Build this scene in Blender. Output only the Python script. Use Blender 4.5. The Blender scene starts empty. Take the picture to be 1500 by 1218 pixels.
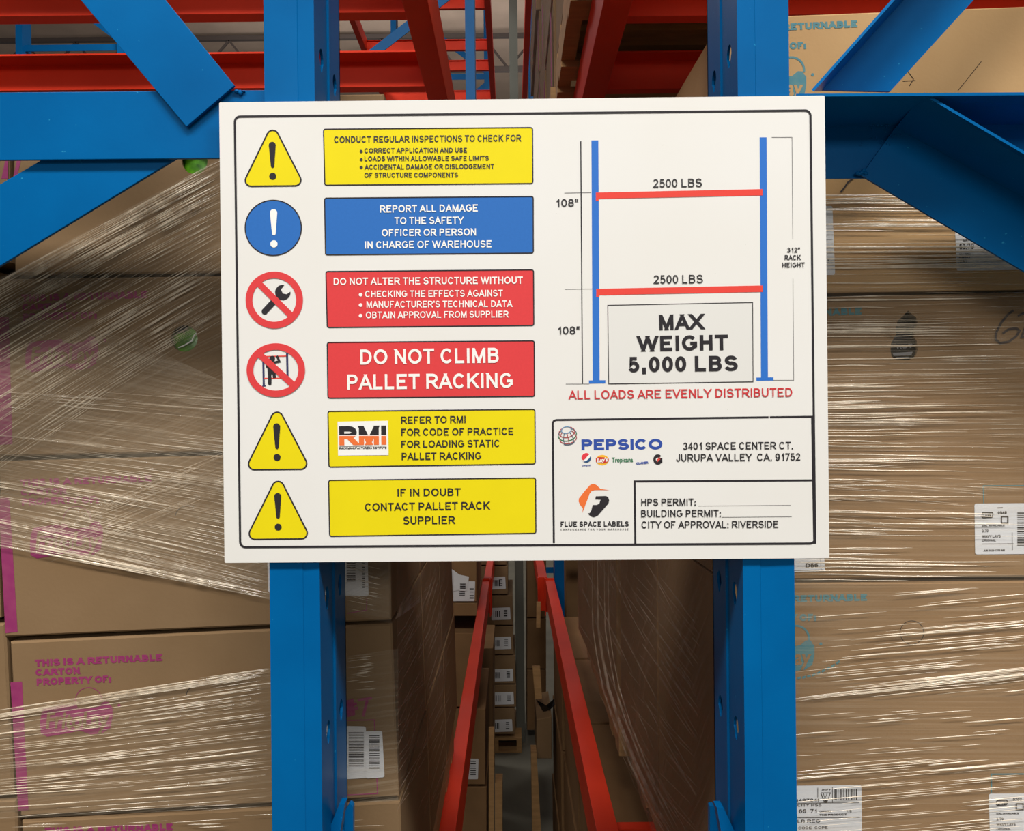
import bpy, math, random
from mathutils import Vector, Matrix
from mathutils.geometry import tessellate_polygon
R = math.radians
SC = bpy.context.scene
COL = SC.collection
rnd = random.Random(7)

# ------------------------------------------------------------------ camera, world, lamps, exposure
EYE = 2.70                      # eye height above the warehouse floor
F, CX, CY, ROLL = 1127.0, 750.0, 609.0, R(0.6)
cd = bpy.data.cameras.new('camera'); cam = bpy.data.objects.new('camera', cd); COL.objects.link(cam)
cd.sensor_fit = 'HORIZONTAL'; cd.sensor_width = 36; cd.lens = 36 * F / 1500; cd.clip_start = .05; cd.clip_end = 200
cam.matrix_world = Matrix.Translation((0, 0, EYE)) @ Matrix.Rotation(R(90), 4, 'X') @ Matrix.Rotation(-ROLL, 4, 'Z')
SC.camera = cam
w = bpy.data.worlds.new('warehouse'); w.use_nodes = True; SC.world = w
w.node_tree.nodes['Background'].inputs[0].default_value = (1.0, .97, .94, 1)
w.node_tree.nodes['Background'].inputs[1].default_value = .15

def area(loc, sx, sy, power, rot=(0, 0, 0), col=(1, .98, .95)):  # builds the overhead fixtures and the added fill lamps alike
    l = bpy.data.lights.new('bay_or_fill_lamp', 'AREA'); l.shape = 'RECTANGLE'; l.size = sx; l.size_y = sy
    l.energy = power; l.color = col
    o = bpy.data.objects.new('bay_or_fill_lamp', l); COL.objects.link(o); o.location = loc; o.rotation_euler = rot
area((.4, -2.9, EYE + 6.2), 3.5, 1.0, 500, (R(26), 0, 0))
area((-3.4, -2.9, EYE + 6.0), 2.6, 1.0, 205, (R(26), R(-25), 0))
area((4.2, -2.9, EYE + 6.0), 2.6, 1.0, 240, (R(26), R(25), 0))
area((0, -13, EYE + 4.4), 9, 2.0, 400, (R(72), 0, 0))          # added frontal fill from far behind the camera, no real fixture
area((-2.9, 7.0, EYE + 5.0), 1.2, 1.2, 100)
area((3.2, 9.0, EYE + 5.0), 1.2, 1.2, 60)
area((0, 14.5, EYE + 4.0), 3.0, 1.0, 110)
area((-3.0, 12.0, EYE + 5.2), 3.0, 3.0, 130, (R(180), 0, 0))   # added upward lamp to brighten the ceiling, no fixture hangs here
area((1.0, 14.5, EYE + 5.0), 3.0, 3.0, 35, (R(180), 0, 0))  # second added uplight, only there to lift the ceiling
SC.view_settings.view_transform = 'Standard'; SC.view_settings.look = 'None'
SC.view_settings.exposure = 0.0; SC.view_settings.gamma = 1.0; SC.view_settings.use_curve_mapping = False
SC.cycles.use_denoising = True
SC.cycles.transparent_max_bounces = 16

# ------------------------------------------------------------------ photograph geometry to real points
def ray(px, py):
    u = (px - CX) / F; v = (CY - py) / F
    c, s = math.cos(ROLL), math.sin(ROLL)
    return Vector((u * c + v * s, 1.0, -u * s + v * c))
def at(px, py, Y):
    r = ray(px, py) * Y; return Vector((r.x, r.y, r.z + EYE))
class Plane:
    """a real vertical plane through a point, turned by yaw degrees; hit() gives the point on it"""
    def __init__(s, p, yaw=0.0, n=None):
        s.p = Vector(p); s.n = Vector(n).normalized() if n else Vector((math.sin(R(yaw)), -math.cos(R(yaw)), 0))
    def m(s, off=0.0):
        def f(px, py):
            r = ray(px, py); e = Vector((0, 0, EYE))
            t = (s.p - e).dot(s.n) / r.dot(s.n)
            return e + r * t + s.n * off
        f.n = s.n
        return f

# ------------------------------------------------------------------ materials
def lin(c):
    return tuple(((x / 255) / 12.92 if x / 255 <= .04045 else ((x / 255 + .055) / 1.055) ** 2.4) for x in c) + (1,)
MATS = {}
def mat(name, rgb, rough=.5, metal=0, var=0.0, vscale=8, bump=0.0, bscale=200, spec=.5, rgb2=None, coat=0, stretch=None, specks=None):
    m = bpy.data.materials.new(name); m.use_nodes = True; MATS[name] = m
    nt = m.node_tree; N = nt.nodes; L = nt.links; P = N['Principled BSDF']
    P.inputs['Base Color'].default_value = lin(rgb); P.inputs['Roughness'].default_value = rough
    P.inputs['Metallic'].default_value = metal; P.inputs['Specular IOR Level'].default_value = spec
    P.inputs['Coat Weight'].default_value = coat
    tc = N.new('ShaderNodeTexCoord'); src = tc.outputs['Object']
    if stretch:
        mp = N.new('ShaderNodeMapping'); mp.inputs['Scale'].default_value = stretch
        L.new(src, mp.inputs['Vector']); src = mp.outputs['Vector']
    if var:
        n = N.new('ShaderNodeTexNoise'); n.inputs['Scale'].default_value = vscale; n.inputs['Detail'].default_value = 5
        L.new(src, n.inputs['Vector'])
        mx = N.new('ShaderNodeMix'); mx.data_type = 'RGBA'
        a = lin(rgb); b = lin(rgb2) if rgb2 else tuple(x * (1 - var) for x in a[:3]) + (1,)
        mx.inputs['A'].default_value = a; mx.inputs['B'].default_value = b
        rp = N.new('ShaderNodeMapRange'); rp.inputs['From Min'].default_value = .35; rp.inputs['From Max'].default_value = .68
        L.new(n.outputs['Fac'], rp.inputs['Value']); L.new(rp.outputs['Result'], mx.inputs['Factor'])
        out = mx.outputs['Result']
        if specks:
            n3 = N.new('ShaderNodeTexNoise'); n3.inputs['Scale'].default_value = specks[1]; n3.inputs['Detail'].default_value = 1
            L.new(src, n3.inputs['Vector'])
            r3 = N.new('ShaderNodeMapRange'); r3.inputs['From Min'].default_value = specks[2]; r3.inputs['From Max'].default_value = specks[2] + .03
            L.new(n3.outputs['Fac'], r3.inputs['Value'])
            m3 = N.new('ShaderNodeMix'); m3.data_type = 'RGBA'; m3.inputs['B'].default_value = lin(specks[0])
            L.new(r3.outputs['Result'], m3.inputs['Factor']); L.new(out, m3.inputs['A']); out = m3.outputs['Result']
        L.new(out, P.inputs['Base Color'])
    if bump:
        n2 = N.new('ShaderNodeTexNoise'); n2.inputs['Scale'].default_value = bscale; n2.inputs['Detail'].default_value = 3
        L.new(src, n2.inputs['Vector'])
        b = N.new('ShaderNodeBump'); b.inputs['Strength'].default_value = bump; b.inputs['Distance'].default_value = .002
        L.new(n2.outputs['Fac'], b.inputs['Height']); L.new(b.outputs['Normal'], P.inputs['Normal'])
    return m
BLUE = mat('blue_paint', (0, 97, 158), .3, spec=.09, var=.10, vscale=5, bump=.045, bscale=160, rgb2=(0, 86, 144), specks=((40, 135, 180), 140, .77))
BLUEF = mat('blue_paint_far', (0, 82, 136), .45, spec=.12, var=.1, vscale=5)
RED = mat('red_paint', (222, 58, 32), .4, var=.2, vscale=4, bump=.05, bscale=90, rgb2=(208, 52, 27), spec=.1)
CARD = mat('cardboard', (133, 107, 77), .82, var=.12, vscale=7, bump=.12, bscale=150, rgb2=(127, 101, 71), spec=.2)
CARD2 = mat('cardboard_darker', (134, 102, 68), .82, var=.15, vscale=6, bump=.1, bscale=120, spec=.2)
CARDR = mat('cardboard_warm', (146, 115, 80), .8, var=.12, vscale=6, bump=.12, bscale=150, rgb2=(138, 107, 73), spec=.25)
CARD_LIT = mat('cardboard_lit', (190, 152, 104), .8, var=.1, vscale=6, bump=.12, bscale=150, rgb2=(182, 143, 96), spec=.2)  # top right carton: light falling on it is put into a paler board colour
FLUTE = mat('cardboard_edge', (120, 90, 58), .9)
SIGNW = mat('sign_white', (228, 226, 221), .6, spec=.12, var=.03, vscale=3, rgb2=(225, 222, 215), bump=.02, bscale=500, specks=((196, 192, 184), 260, .80))
INK = mat('ink_black', (47, 44, 47), .5, spec=.15)
INKT = mat('ink_text', (30, 27, 30), .5)
YEL = mat('ink_yellow', (232, 213, 18), .5, var=.03, vscale=20, spec=.15)
SBLUE = mat('ink_blue', (46, 108, 184), .45, var=.04, vscale=300, spec=.15)
SRED = mat('ink_red', (219, 66, 68), .45, var=.04, vscale=300, spec=.15)
DBLUE = mat('diagram_blue', (50, 112, 196), .45, spec=.15)
DRED = mat('diagram_red', (226, 72, 62), .45, spec=.15)
TRED = mat('text_red', (200, 44, 48), .45)
WHT = mat('ink_white', (240, 238, 232), .45, spec=.15)
GREYF = mat('diagram_grey', (220, 218, 212), .5)
LGREY = mat('line_grey', (110, 108, 106), .5)
PBLUE = mat('ink_royal_blue', (38, 72, 158), .45)
ORA = mat('ink_orange', (234, 112, 48), .45)
GRN = mat('ink_green', (22, 112, 66), .45)
LYEL = mat('ink_golden', (240, 180, 40), .45)
MAG = mat('ink_magenta', (138, 34, 92), .7, var=.2, vscale=60, rgb2=(146, 50, 96))
TEAL = mat('ink_teal', (62, 122, 132), .7, var=.2, vscale=60, rgb2=(84, 128, 128))
LABEL = mat('label_paper', (214, 214, 214), .45, spec=.15)
FOLD = mat('dark_fold', (52, 36, 24), .9)
PEN = mat('marker_ink', (50, 36, 34), .6)
WOOD = mat('pallet_wood', (172, 132, 84), .8, var=.25, vscale=9, bump=.2, bscale=60, stretch=(1, 6, 6))
GBAG = mat('green_foil', (112, 190, 26), .28, var=.4, vscale=30, rgb2=(28, 70, 18), bump=.3, bscale=40)
KBAG = mat('black_foil', (22, 22, 24), .22, bump=.6, bscale=60)
CONC = mat('concrete', (112, 108, 94), .8, var=.25, vscale=2.5, bump=.1, bscale=30)
CEIL = mat('ceiling_deck', (196, 172, 154), .9, var=.15, vscale=2)
STEEL = mat('dark_joist', (84, 74, 70), .7)
GALV = mat('grey_column_paint', (98, 98, 88), .7)
LAMPG = mat('skylight_panel', (175, 160, 148), .6)

def film(name, ang, base=.10, amp=.5, across=230, along=2.2, lo=.48, hi=.72, axis='Y', tint=(218, 200, 172), rough=.22):
    m = bpy.data.materials.new(name); m.use_nodes = True
    nt = m.node_tree; N = nt.nodes; L = nt.links; P = N['Principled BSDF']; out = N['Material Output']
    P.inputs['Base Color'].default_value = lin(tint); P.inputs['Roughness'].default_value = rough
    P.inputs['Specular IOR Level'].default_value = .7
    tc = N.new('ShaderNodeTexCoord'); mp = N.new('ShaderNodeMapping'); mp.vector_type = 'TEXTURE'
    # texture mapping: rotate so that local X runs along the stretch direction
    if axis == 'Y': mp.inputs['Rotation'].default_value = (0, -R(ang), 0); mp.inputs['Scale'].default_value = (1 / along, 1, 1 / across)
    else: mp.inputs['Rotation'].default_value = (R(ang), 0, 0); mp.inputs['Scale'].default_value = (1, 1 / along, 1 / across)
    L.new(tc.outputs['Object'], mp.inputs['Vector'])
    n = N.new('ShaderNodeTexNoise'); n.inputs['Scale'].default_value = 1; n.inputs['Detail'].default_value = 4; n.inputs['Roughness'].default_value = .65
    n.inputs['Distortion'].default_value = .15
    L.new(mp.outputs['Vector'], n.inputs['Vector'])
    n2 = N.new('ShaderNodeTexNoise'); n2.inputs['Scale'].default_value = 5; n2.inputs['Detail'].default_value = 2
    L.new(tc.outputs['Object'], n2.inputs['Vector'])
    r = N.new('ShaderNodeMapRange'); r.inputs['From Min'].default_value = lo; r.inputs['From Max'].default_value = hi
    L.new(n.outputs['Fac'], r.inputs['Value'])
    r2 = N.new('ShaderNodeMapRange'); r2.inputs['From Min'].default_value = .35; r2.inputs['From Max'].default_value = .65
    r2.inputs['To Min'].default_value = .35; r2.inputs['To Max'].default_value = 1.0
    L.new(n2.outputs['Fac'], r2.inputs['Value'])
    a = N.new('ShaderNodeMath'); a.operation = 'MULTIPLY'; L.new(r.outputs['Result'], a.inputs[0]); L.new(r2.outputs['Result'], a.inputs[1])
    b = N.new('ShaderNodeMath'); b.operation = 'MULTIPLY_ADD'; L.new(a.outputs[0], b.inputs[0]); b.inputs[1].default_value = amp; b.inputs[2].default_value = base
    bp = N.new('ShaderNodeBump'); bp.inputs['Strength'].default_value = .7; bp.inputs['Distance'].default_value = .0015
    L.new(n.outputs['Fac'], bp.inputs['Height']); L.new(bp.outputs['Normal'], P.inputs['Normal'])
    tr = N.new('ShaderNodeBsdfTransparent'); mx = N.new('ShaderNodeMixShader')
    L.new(b.outputs[0], mx.inputs[0]); L.new(tr.outputs[0], mx.inputs[1]); L.new(P.outputs[0], mx.inputs[2]); L.new(mx.outputs[0], out.inputs['Surface'])
    return m
def plastic(name, alpha, rough, tint=(250, 232, 204), lo=.25):
    m = bpy.data.materials.new(name); m.use_nodes = True
    nt = m.node_tree; N = nt.nodes; L = nt.links; P = N['Principled BSDF']
    P.inputs['Base Color'].default_value = lin(tint); P.inputs['Roughness'].default_value = rough; P.inputs['Specular IOR Level'].default_value = 1.0
    P.inputs['Coat Weight'].default_value = 1.0; P.inputs['Coat Roughness'].default_value = .08
    tc = N.new('ShaderNodeTexCoord'); n = N.new('ShaderNodeTexNoise'); n.inputs['Scale'].default_value = 26; n.inputs['Detail'].default_value = 3
    L.new(tc.outputs['Object'], n.inputs['Vector'])
    r = N.new('ShaderNodeMapRange'); r.inputs['From Min'].default_value = .38; r.inputs['From Max'].default_value = .62
    r.inputs['To Min'].default_value = alpha * lo; r.inputs['To Max'].default_value = alpha
    L.new(n.outputs['Fac'], r.inputs['Value']); L.new(r.outputs['Result'], P.inputs['Alpha'])
    return m
CREASE = plastic('film_crease', .75, .12)
CREASER = plastic('film_crease_taut', .9, .16, lo=.6)
CREASEM = plastic('film_crease_faint', .42, .25, lo=.3)
CREASED = plastic('film_crease_dull', .35, .35, (215, 190, 165))

# ------------------------------------------------------------------ mesh and scene helpers
WL = {}
def tag(o, label, cat, group=None, kind=None):
    if label: o['label'] = label
    if cat: o['category'] = cat
    if group: o['group'] = group
    if kind: o['kind'] = kind
    return o
def thing(name, loc, label, cat, group=None):
    o = bpy.data.objects.new(name, None); COL.objects.link(o); o.location = loc; o.empty_display_size = .05
    WL[o] = Vector(loc); return tag(o, label, cat, group)
class MB:
    def __init__(s): s.v = []; s.f = []; s.sm = []
    def add(s, vs, fs, smooth=False):
        b = len(s.v); s.v += [Vector(x) for x in vs]; s.f += [tuple(b + i for i in f) for f in fs]; s.sm += [smooth] * len(fs); return s
    def hexa(s, c): return s.add(c, [(0, 3, 2, 1), (4, 5, 6, 7), (0, 1, 5, 4), (1, 2, 6, 5), (2, 3, 7, 6), (3, 0, 4, 7)])
    def box(s, a, b):
        x0, y0, z0 = a; x1, y1, z1 = b
        return s.hexa([(x0, y0, z0), (x1, y0, z0), (x1, y1, z0), (x0, y1, z0), (x0, y0, z1), (x1, y0, z1), (x1, y1, z1), (x0, y1, z1)])
    def prism(s, pts, d, holes=()):
        """extrude a planar 3-D outline by vector d, with holes"""
        d = Vector(d); loops = [list(map(Vector, pts))] + [list(map(Vector, h)) for h in holes]
        flat = [p for l in loops for p in l]; n = len(flat)
        tr = tessellate_polygon(loops)
        b = len(s.v); s.v += flat + [p + d for p in flat]
        for t in tr:
            s.f.append(tuple(b + i for i in t)); s.f.append(tuple(b + n + i for i in reversed(t))); s.sm += [False, False]
        o = 0
        for l in loops:
            k = len(l)
            for i in range(k):
                j = (i + 1) % k; s.f.append((b + o + i, b + o + j, b + n + o + j, b + n + o + i)); s.sm.append(False)
            o += k
        return s
    def sphere(s, c, rx, ry, rz, nu=20, nv=12, bumpf=None):
        vs = []; c = Vector(c)
        for j in range(nv + 1):
            for i in range(nu):
                a = 2 * math.pi * i / nu; t = math.pi * j / nv
                q = 1 + (bumpf(a, t) if bumpf else 0)
                vs.append(c + Vector((rx * math.sin(t) * math.cos(a), ry * math.sin(t) * math.sin(a), rz * math.cos(t))) * q)
        return s.add(vs, [(j * nu + i, j * nu + (i + 1) % nu, (j + 1) * nu + (i + 1) % nu, (j + 1) * nu + i) for j in range(nv) for i in range(nu)], True)
    def build(s, name, m, parent=None, label=None, cat=None, group=None, kind=None, bevel=0, recalc=False):
        off = WL[parent] if parent else Vector((0, 0, 0))
        me = bpy.data.meshes.new(name); me.from_pydata([tuple(v - off) for v in s.v], [], s.f)
        me.materials.append(m)
        if any(s.sm): me.polygons.foreach_set('use_smooth', s.sm)
        if bevel or recalc:
            import bmesh
            bm = bmesh.new(); bm.from_mesh(me); bmesh.ops.recalc_face_normals(bm, faces=bm.faces)
            if bevel: bmesh.ops.bevel(bm, geom=[e for e in bm.edges if len(e.link_faces) == 2 and e.calc_face_angle(0) > .6], offset=bevel, segments=2, affect='EDGES', profile=.6)
            bm.to_mesh(me); bm.free()
        me.update()
        o = bpy.data.objects.new(name, me); COL.objects.link(o)
        if parent: o.parent = parent
        WL[o] = off
        return tag(o, label, cat, group, kind)

# ------------------------------------------------------------------ lettering: plain grotesque capitals drawn as strokes
def arc(cx, cy, rx, ry, a, b):
    n = max(3, int(abs(b - a) / 15)); return [(cx + rx * math.cos(R(a + (b - a) * i / n)), cy + ry * math.sin(R(a + (b - a) * i / n))) for i in range(n + 1)]
def ell(cx, cy, rx, ry): return ['o'] + arc(cx, cy, rx, ry, 0, 360)[:-1]
Pp = [(0, 0), (0, 1), (.52, 1)] + arc(.56, .73, .44, .27, 80, -80) + [(.52, .46), (0, .46)]
SIX = [ell(.5, .32, .5, .32), arc(.56, .62, .56, .38, 40, 180) + [(0, .32)]]
def rot(st): return [([p if p == 'o' else (1 - p[0], 1 - p[1]) for p in q]) for q in st]
G = {  # advance width of the ink / left+right bearing, strokes
 'A': (.93, .0, [[(0, 0), (.5, 1)], [(1, 0), (.5, 1)], [(.19, .3), (.81, .3)]]),
 'B': (.76, .1, [[(0, 0), (0, 1), (.5, 1)] + arc(.55, .77, .38, .23, 80, -80) + [(.5, .54), (0, .54)], [(0, .54), (.52, .54)] + arc(.6, .27, .4, .27, 80, -80) + [(.52, 0), (0, 0)]]),
 'C': (.88, .06, [arc(.5, .5, .5, .5, 38, 322)]),
 'D': (.82, .1, [['o', (0, 0), (0, 1), (.38, 1)] + arc(.42, .5, .58, .5, 80, -80) + [(.38, 0)]]),
 'E': (.74, .1, [[(1, 1), (0, 1), (0, 0), (1, 0)], [(0, .52), (.93, .52)]]),
 'F': (.68, .1, [[(1, 1), (0, 1), (0, 0)], [(0, .5), (.85, .5)]]),
 'G': (.93, .06, [arc(.5, .5, .5, .5, 42, 318) + [(1, .22), (1, .46), (.56, .46)]]),
 'H': (.78, .11, [[(0, 0), (0, 1)], [(1, 0), (1, 1)], [(0, .53), (1, .53)]]),
 'I': (0, .12, [[(.5, 0), (.5, 1)]]),
 'J': (.58, .05, [[(1, 1), (1, .3)] + arc(.5, .3, .5, .3, -10, -180)]),
 'K': (.82, .08, [[(0, 0), (0, 1)], [(.92, 1), (0, .36)], [(.36, .6), (1, 0)]]),
 'L': (.66, .09, [[(0, 1), (0, 0), (1, 0)]]),
 'M': (.94, .1, [[(0, 0), (0, 1)], [(1, 0), (1, 1)], [(.04, 1), (.5, 0)], [(.96, 1), (.5, 0)]]),
 'N': (.79, .11, [[(0, 0), (0, 1)], [(1, 0), (1, 1)], [(.02, 1), (.98, 0)]]),
 'O': (.97, .06, [ell(.5, .5, .5, .5)]), 'P': (.76, .09, [Pp]),
 'Q': (.97, .06, [ell(.5, .5, .5, .5), [(.6, .26), (.98, 0)]]),
 'R': (.83, .08, [Pp, [(.5, .46), (1, 0)]]),
 'S': (.8, .06, [arc(.5, .75, .45, .25, 15, 265) + arc(.5, .26, .5, .26, 85, -165)]),
 'T': (.8, .03, [[(0, 1), (1, 1)], [(.5, 0), (.5, 1)]]),
 'U': (.79, .1, [[(0, 1), (0, .36)] + arc(.5, .36, .5, .36, 185, 355) + [(1, .36), (1, 1)]]),
 'V': (.91, .0, [[(0, 1), (.5, 0)], [(1, 1), (.5, 0)]]),
 'W': (1.3, .0, [[(0, 1), (.25, 0)], [(.25, 0), (.5, 1)], [(.5, 1), (.75, 0)], [(.75, 0), (1, 1)]]),
 'X': (.9, .0, [[(0, 0), (1, 1)], [(0, 1), (1, 0)]]),
 'Y': (.9, .0, [[(0, 1), (.5, .42)], [(1, 1), (.5, .42)], [(.5, .46), (.5, 0)]]),
 'Z': (.78, .03, [[(0, 1), (1, 1), (0, 0), (1, 0)]]),
 '0': (.66, .06, [ell(.5, .5, .5, .5)]), '1': (.42, .15, [[(1, 0), (1, 1)], [(1, .92), (.1, .7)]]),
 '2': (.66, .06, [arc(.5, .72, .48, .28, 165, -25) + [(0, 0), (1, 0)]]),
 '3': (.66, .06, [arc(.48, .76, .42, .24, 160, -90), arc(.48, .27, .52, .27, 90, -160)]),
 '4': (.68, .05, [[(.75, 0), (.75, 1), (0, .27), (1, .27)]]),
 '5': (.66, .06, [[(.92, 1), (.2, 1), (.1, .5)] + arc(.48, .32, .52, .32, 125, -155)]),
 '6': (.66, .06, SIX), '9': (.66, .06, rot(SIX)), '7': (.64, .07, [[(0, 1), (1, 1), (.35, 0)]]),
 '8': (.66, .06, [ell(.5, .76, .43, .24), ell(.5, .27, .5, .27)]),
 '.': (0, .12, [[(.5, 0), (.5, .02)]]), ':': (0, .12, [[(.5, .0), (.5, .02)], [(.5, .55), (.5, .57)]]),
 ',': (.06, .12, [[(.5, .1), (.5, -.16)]]), "'": (0, .06, [[(.5, 1), (.5, .75)]]), '"': (.4, .06, [[(0, 1), (0, .66)], [(1, 1), (1, .66)]]),
 '-': (.3, .08, [[(0, .4), (1, .4)]]), '/': (.4, .02, [[(0, 0), (1, 1)]]), '#': (.7, .04, [[(.2, 0), (.4, 1)], [(.6, 0), (.8, 1)], [(0, .35), (1, .35)], [(0, .68), (1, .68)]]),
 '$': (.62, .06, [arc(.5, .75, .45, .25, 15, 265) + arc(.5, .26, .5, .26, 85, -165), [(.5, -.05), (.5, 1.05)]]),
 '\u201d': (.36, .06, [[(.1, 1), (0, .62)], [(1, 1), (.9, .62)]]), '(': (.2, .06, [arc(1, .45, 1, .62, 115, 245)]), ')': (.2, .06, [arc(0, .45, 1, .62, 65, -65)]),
}
def ribbon2d(pts, w, closed=False, cut=None):
    """polygons (quads) of a constant-width stroke with mitred joins; cut(p, d) lengthens an end to an outer edge"""
    P = [Vector(p) for p in pts]; n = len(P)
    Lf, Rt = [], []
    for i in range(n):
        a = P[i - 1] if (i > 0 or closed) else None; b = P[(i + 1) % n] if (i < n - 1 or closed) else None
        d1 = (P[i] - a).normalized() if a is not None else None; d2 = (b - P[i]).normalized() if b is not None else None
        if d1 is None: d1 = d2
        if d2 is None: d2 = d1
        n1 = Vector((-d1.y, d1.x)); n2 = Vector((-d2.y, d2.x)); m = n1 + n2
        if m.length < .3: m = n1
        m.normalize(); k = min(1 / max(.25, m.dot(n1)), 2.2)
        l = P[i] + m * (w / 2 * k); r = P[i] - m * (w / 2 * k)
        if cut and not closed and i in (0, n - 1):
            d = (-d2 if i == 0 else d1); l = cut(P[i], d, l); r = cut(P[i], d, r)
        Lf.append(l); Rt.append(r)
    q = []
    for i in range(n if closed else n - 1):
        j = (i + 1) % n; q.append([Lf[i], Rt[i], Rt[j], Lf[j]])
    return q
def layout(s, w, gap=0.0):
    hv = w > .23
    x = 0; out = []
    for ch in s:
        if ch == ' ': x += .36 + gap; continue
        if ch == '\u2022': out.append((None, x)); x += .6; continue
        W, sb, st = G.get(ch) or G['-']
        W = max(W * (1.18 if hv else 1), w); sb *= .35 if hv else .8; x += sb; out.append((ch, x)); x += W + sb + (.055 if hv else .03) + gap
    return out, x
def glyph_polys(s, w, gap=0.0):
    """all strokes of a string in cap-height units"""
    lo, tot = layout(s, w, gap); polys = []; lay = []
    for ch, x in lo:
        if ch is None: continue
        W, sb, st = G.get(ch) or G['-']; W = max(W * (1.18 if w > .23 else 1), w)
        for si, q in enumerate(st):
            lay += [si] * (len(polys) - len(lay))
            closed = q[0] == 'o'; pts = q[1:] if closed else q
            raw = pts
            mp = [(x + w / 2 + px * (W - w), w / 2 + py * (1 - w)) for px, py in pts]
            lay += []
            def cut(p, d, e, raw=raw, mp=mp, x=x, W=W):
                i = 0 if (Vector(mp[0]) - p).length < 1e-6 else -1
                nx, ny = raw[i]
                if abs(d.y) > .3 and ny in (0, 1) and abs(d.x) < .97:
                    ty = 0.0 if ny == 0 else 1.0; return e + d * ((ty - e.y) / d.y)
                if abs(d.x) > .9 and nx in (0, 1): tx = x + (0 if nx == 0 else W); return e + d * ((tx - e.x) / d.x)
                if ch in '.:,' : return e + d * (w / 2)
                return e
            if ch in '.:':
                cy = mp[0][1]; cx_ = mp[0][0]; h = w * .62; polys.append([Vector((cx_ - h, cy - h)), Vector((cx_ + h, cy - h)), Vector((cx_ + h, cy + h)), Vector((cx_ - h, cy + h))]); continue
            polys += ribbon2d(mp, w, closed, cut)
            lay += [si] * (len(polys) - len(lay))
    xs = [p.x for q in polys for p in q]
    lay += [0] * (len(polys) - len(lay))
    return list(zip(polys, lay)), min(xs), max(xs)
def clip(poly, y, keep_above):
    out = []
    for i in range(len(poly)):
        a, b = poly[i], poly[(i + 1) % len(poly)]
        ia = (a[1] < y) == keep_above; ib = (b[1] < y) == keep_above
        if ia: out.append(a)
        if ia != ib:
            t = (y - a[1]) / (b[1] - a[1]); out.append((a[0] + (b[0] - a[0]) * t, y))
    return out
BF = {}
def bfont(s, off=0.0):
    if (s, off) not in BF:
        c = bpy.data.curves.new('tmp', 'FONT'); c.body = s; c.size = 1; c.offset = off; c.resolution_u = 4
        o = bpy.data.objects.new('tmp', c); COL.objects.link(o); bpy.context.view_layer.update()
        me = bpy.data.meshes.new_from_object(o.evaluated_get(bpy.context.evaluated_depsgraph_get()))
        BF[(s, off)] = ([tuple(v.co[:2]) for v in me.vertices], [tuple(p.vertices) for p in me.polygons])
        bpy.data.objects.remove(o); bpy.data.curves.remove(c); bpy.data.meshes.remove(me)
    return BF[(s, off)]
class Art(MB):
    """flat print drawn on a real plane; coordinates are read off the photograph and carried onto the plane"""
    def __init__(s, m): super().__init__(); s.m = m; s.k = 0
    def face(s, pts, lift=0.0): return s.add([s.m(*p) + s.m.n * lift for p in pts], [tuple(range(len(pts)))])
    def poly(s, pts, holes=()):
        loops = [[Vector((p[0], p[1], 0)) for p in l] for l in [pts] + list(holes)]
        flat = [p for l in loops for p in l]
        return s.add([s.m(p.x, p.y) for p in flat], [tuple(t) for t in tessellate_polygon(loops)])
    def line(s, pts, w, closed=False):
        for q in ribbon2d(pts, w, closed): s.face(q, 2.5e-5 + (s.k % 9) * 2.5e-6); s.k += 1
        return s
    def disc(s, c, r, ry=None, n=32): return s.poly([(c[0] + r * math.cos(2 * math.pi * i / n), c[1] + (ry or r) * math.sin(2 * math.pi * i / n)) for i in range(n)])
    def ring(s, c, r1, r0, q1=None, q0=None, n=48):
        q1 = q1 or r1; q0 = q0 or r0
        P = lambda a, x, y: (c[0] + x * math.cos(a), c[1] + y * math.sin(a))
        for i in range(n):
            a, b = 2 * math.pi * i / n, 2 * math.pi * (i + 1) / n
            s.face([P(a, r1, q1), P(b, r1, q1), P(b, r0, q0), P(a, r0, q0)])
        return s
    def text(s, t, x0, x1, y0, y1, cap, w=.15, cl=None, gap=0.0, rounded=False):
        """baseline from (x0,y0) to (x1,y1), cap height in px"""
        L_ = math.hypot(x1 - x0, y1 - y0); d = Vector(((x1 - x0) / L_, (y1 - y0) / L_)); up = Vector((d.y, -d.x))
        t = t.replace('\u2019', "'")
        w *= 1.2; polys, a, b = glyph_polys(t, w, gap); k = L_ / (b - a); O = Vector((x0, y0))
        for q, li in polys:
            pts = [tuple(O + d * ((p.x - a) * k) + up * (p.y * cap)) for p in q]
            if cl: pts = clip(pts, *cl)
            if len(pts) > 2: s.face(pts, (li + 1) * 3e-5 + (s.k % 9) * 2.5e-6); s.k += 1
        return s
    def btext(s, t, x0, x1, y0, y1, h, off=0.0, slant=0.0):
        """mixed-case print; h = px height of a capital"""
        vs, fs = bfont(t, off); a = min(v[0] for v in vs); b = max(v[0] for v in vs)
        L_ = math.hypot(x1 - x0, y1 - y0); d = Vector(((x1 - x0) / L_, (y1 - y0) / L_)); up = Vector((d.y, -d.x)); k = L_ / (b - a)
        O = Vector((x0, y0)); hh = h / .7
        pts = [O + d * ((v[0] - a) * k + v[1] * slant * hh) + up * (v[1] * hh) for v in vs]
        return s.add([s.m(p.x, p.y) for p in pts], fs)
    def bars(s, x0, y0, x1, y1, vert, seed, lo=1.0, hi=3.2):
        g = random.Random(seed); p = y0 if vert else x0; e = y1 if vert else x1
        while p < e:
            t = g.uniform(lo, hi) * .6
            s.face([(x0, p), (x1, p), (x1, p + t), (x0, p + t)] if vert else [(p, y0), (p + t, y0), (p + t, y1), (p, y1)])
            p += t + g.uniform(lo, hi) * .7
        return s
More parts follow.
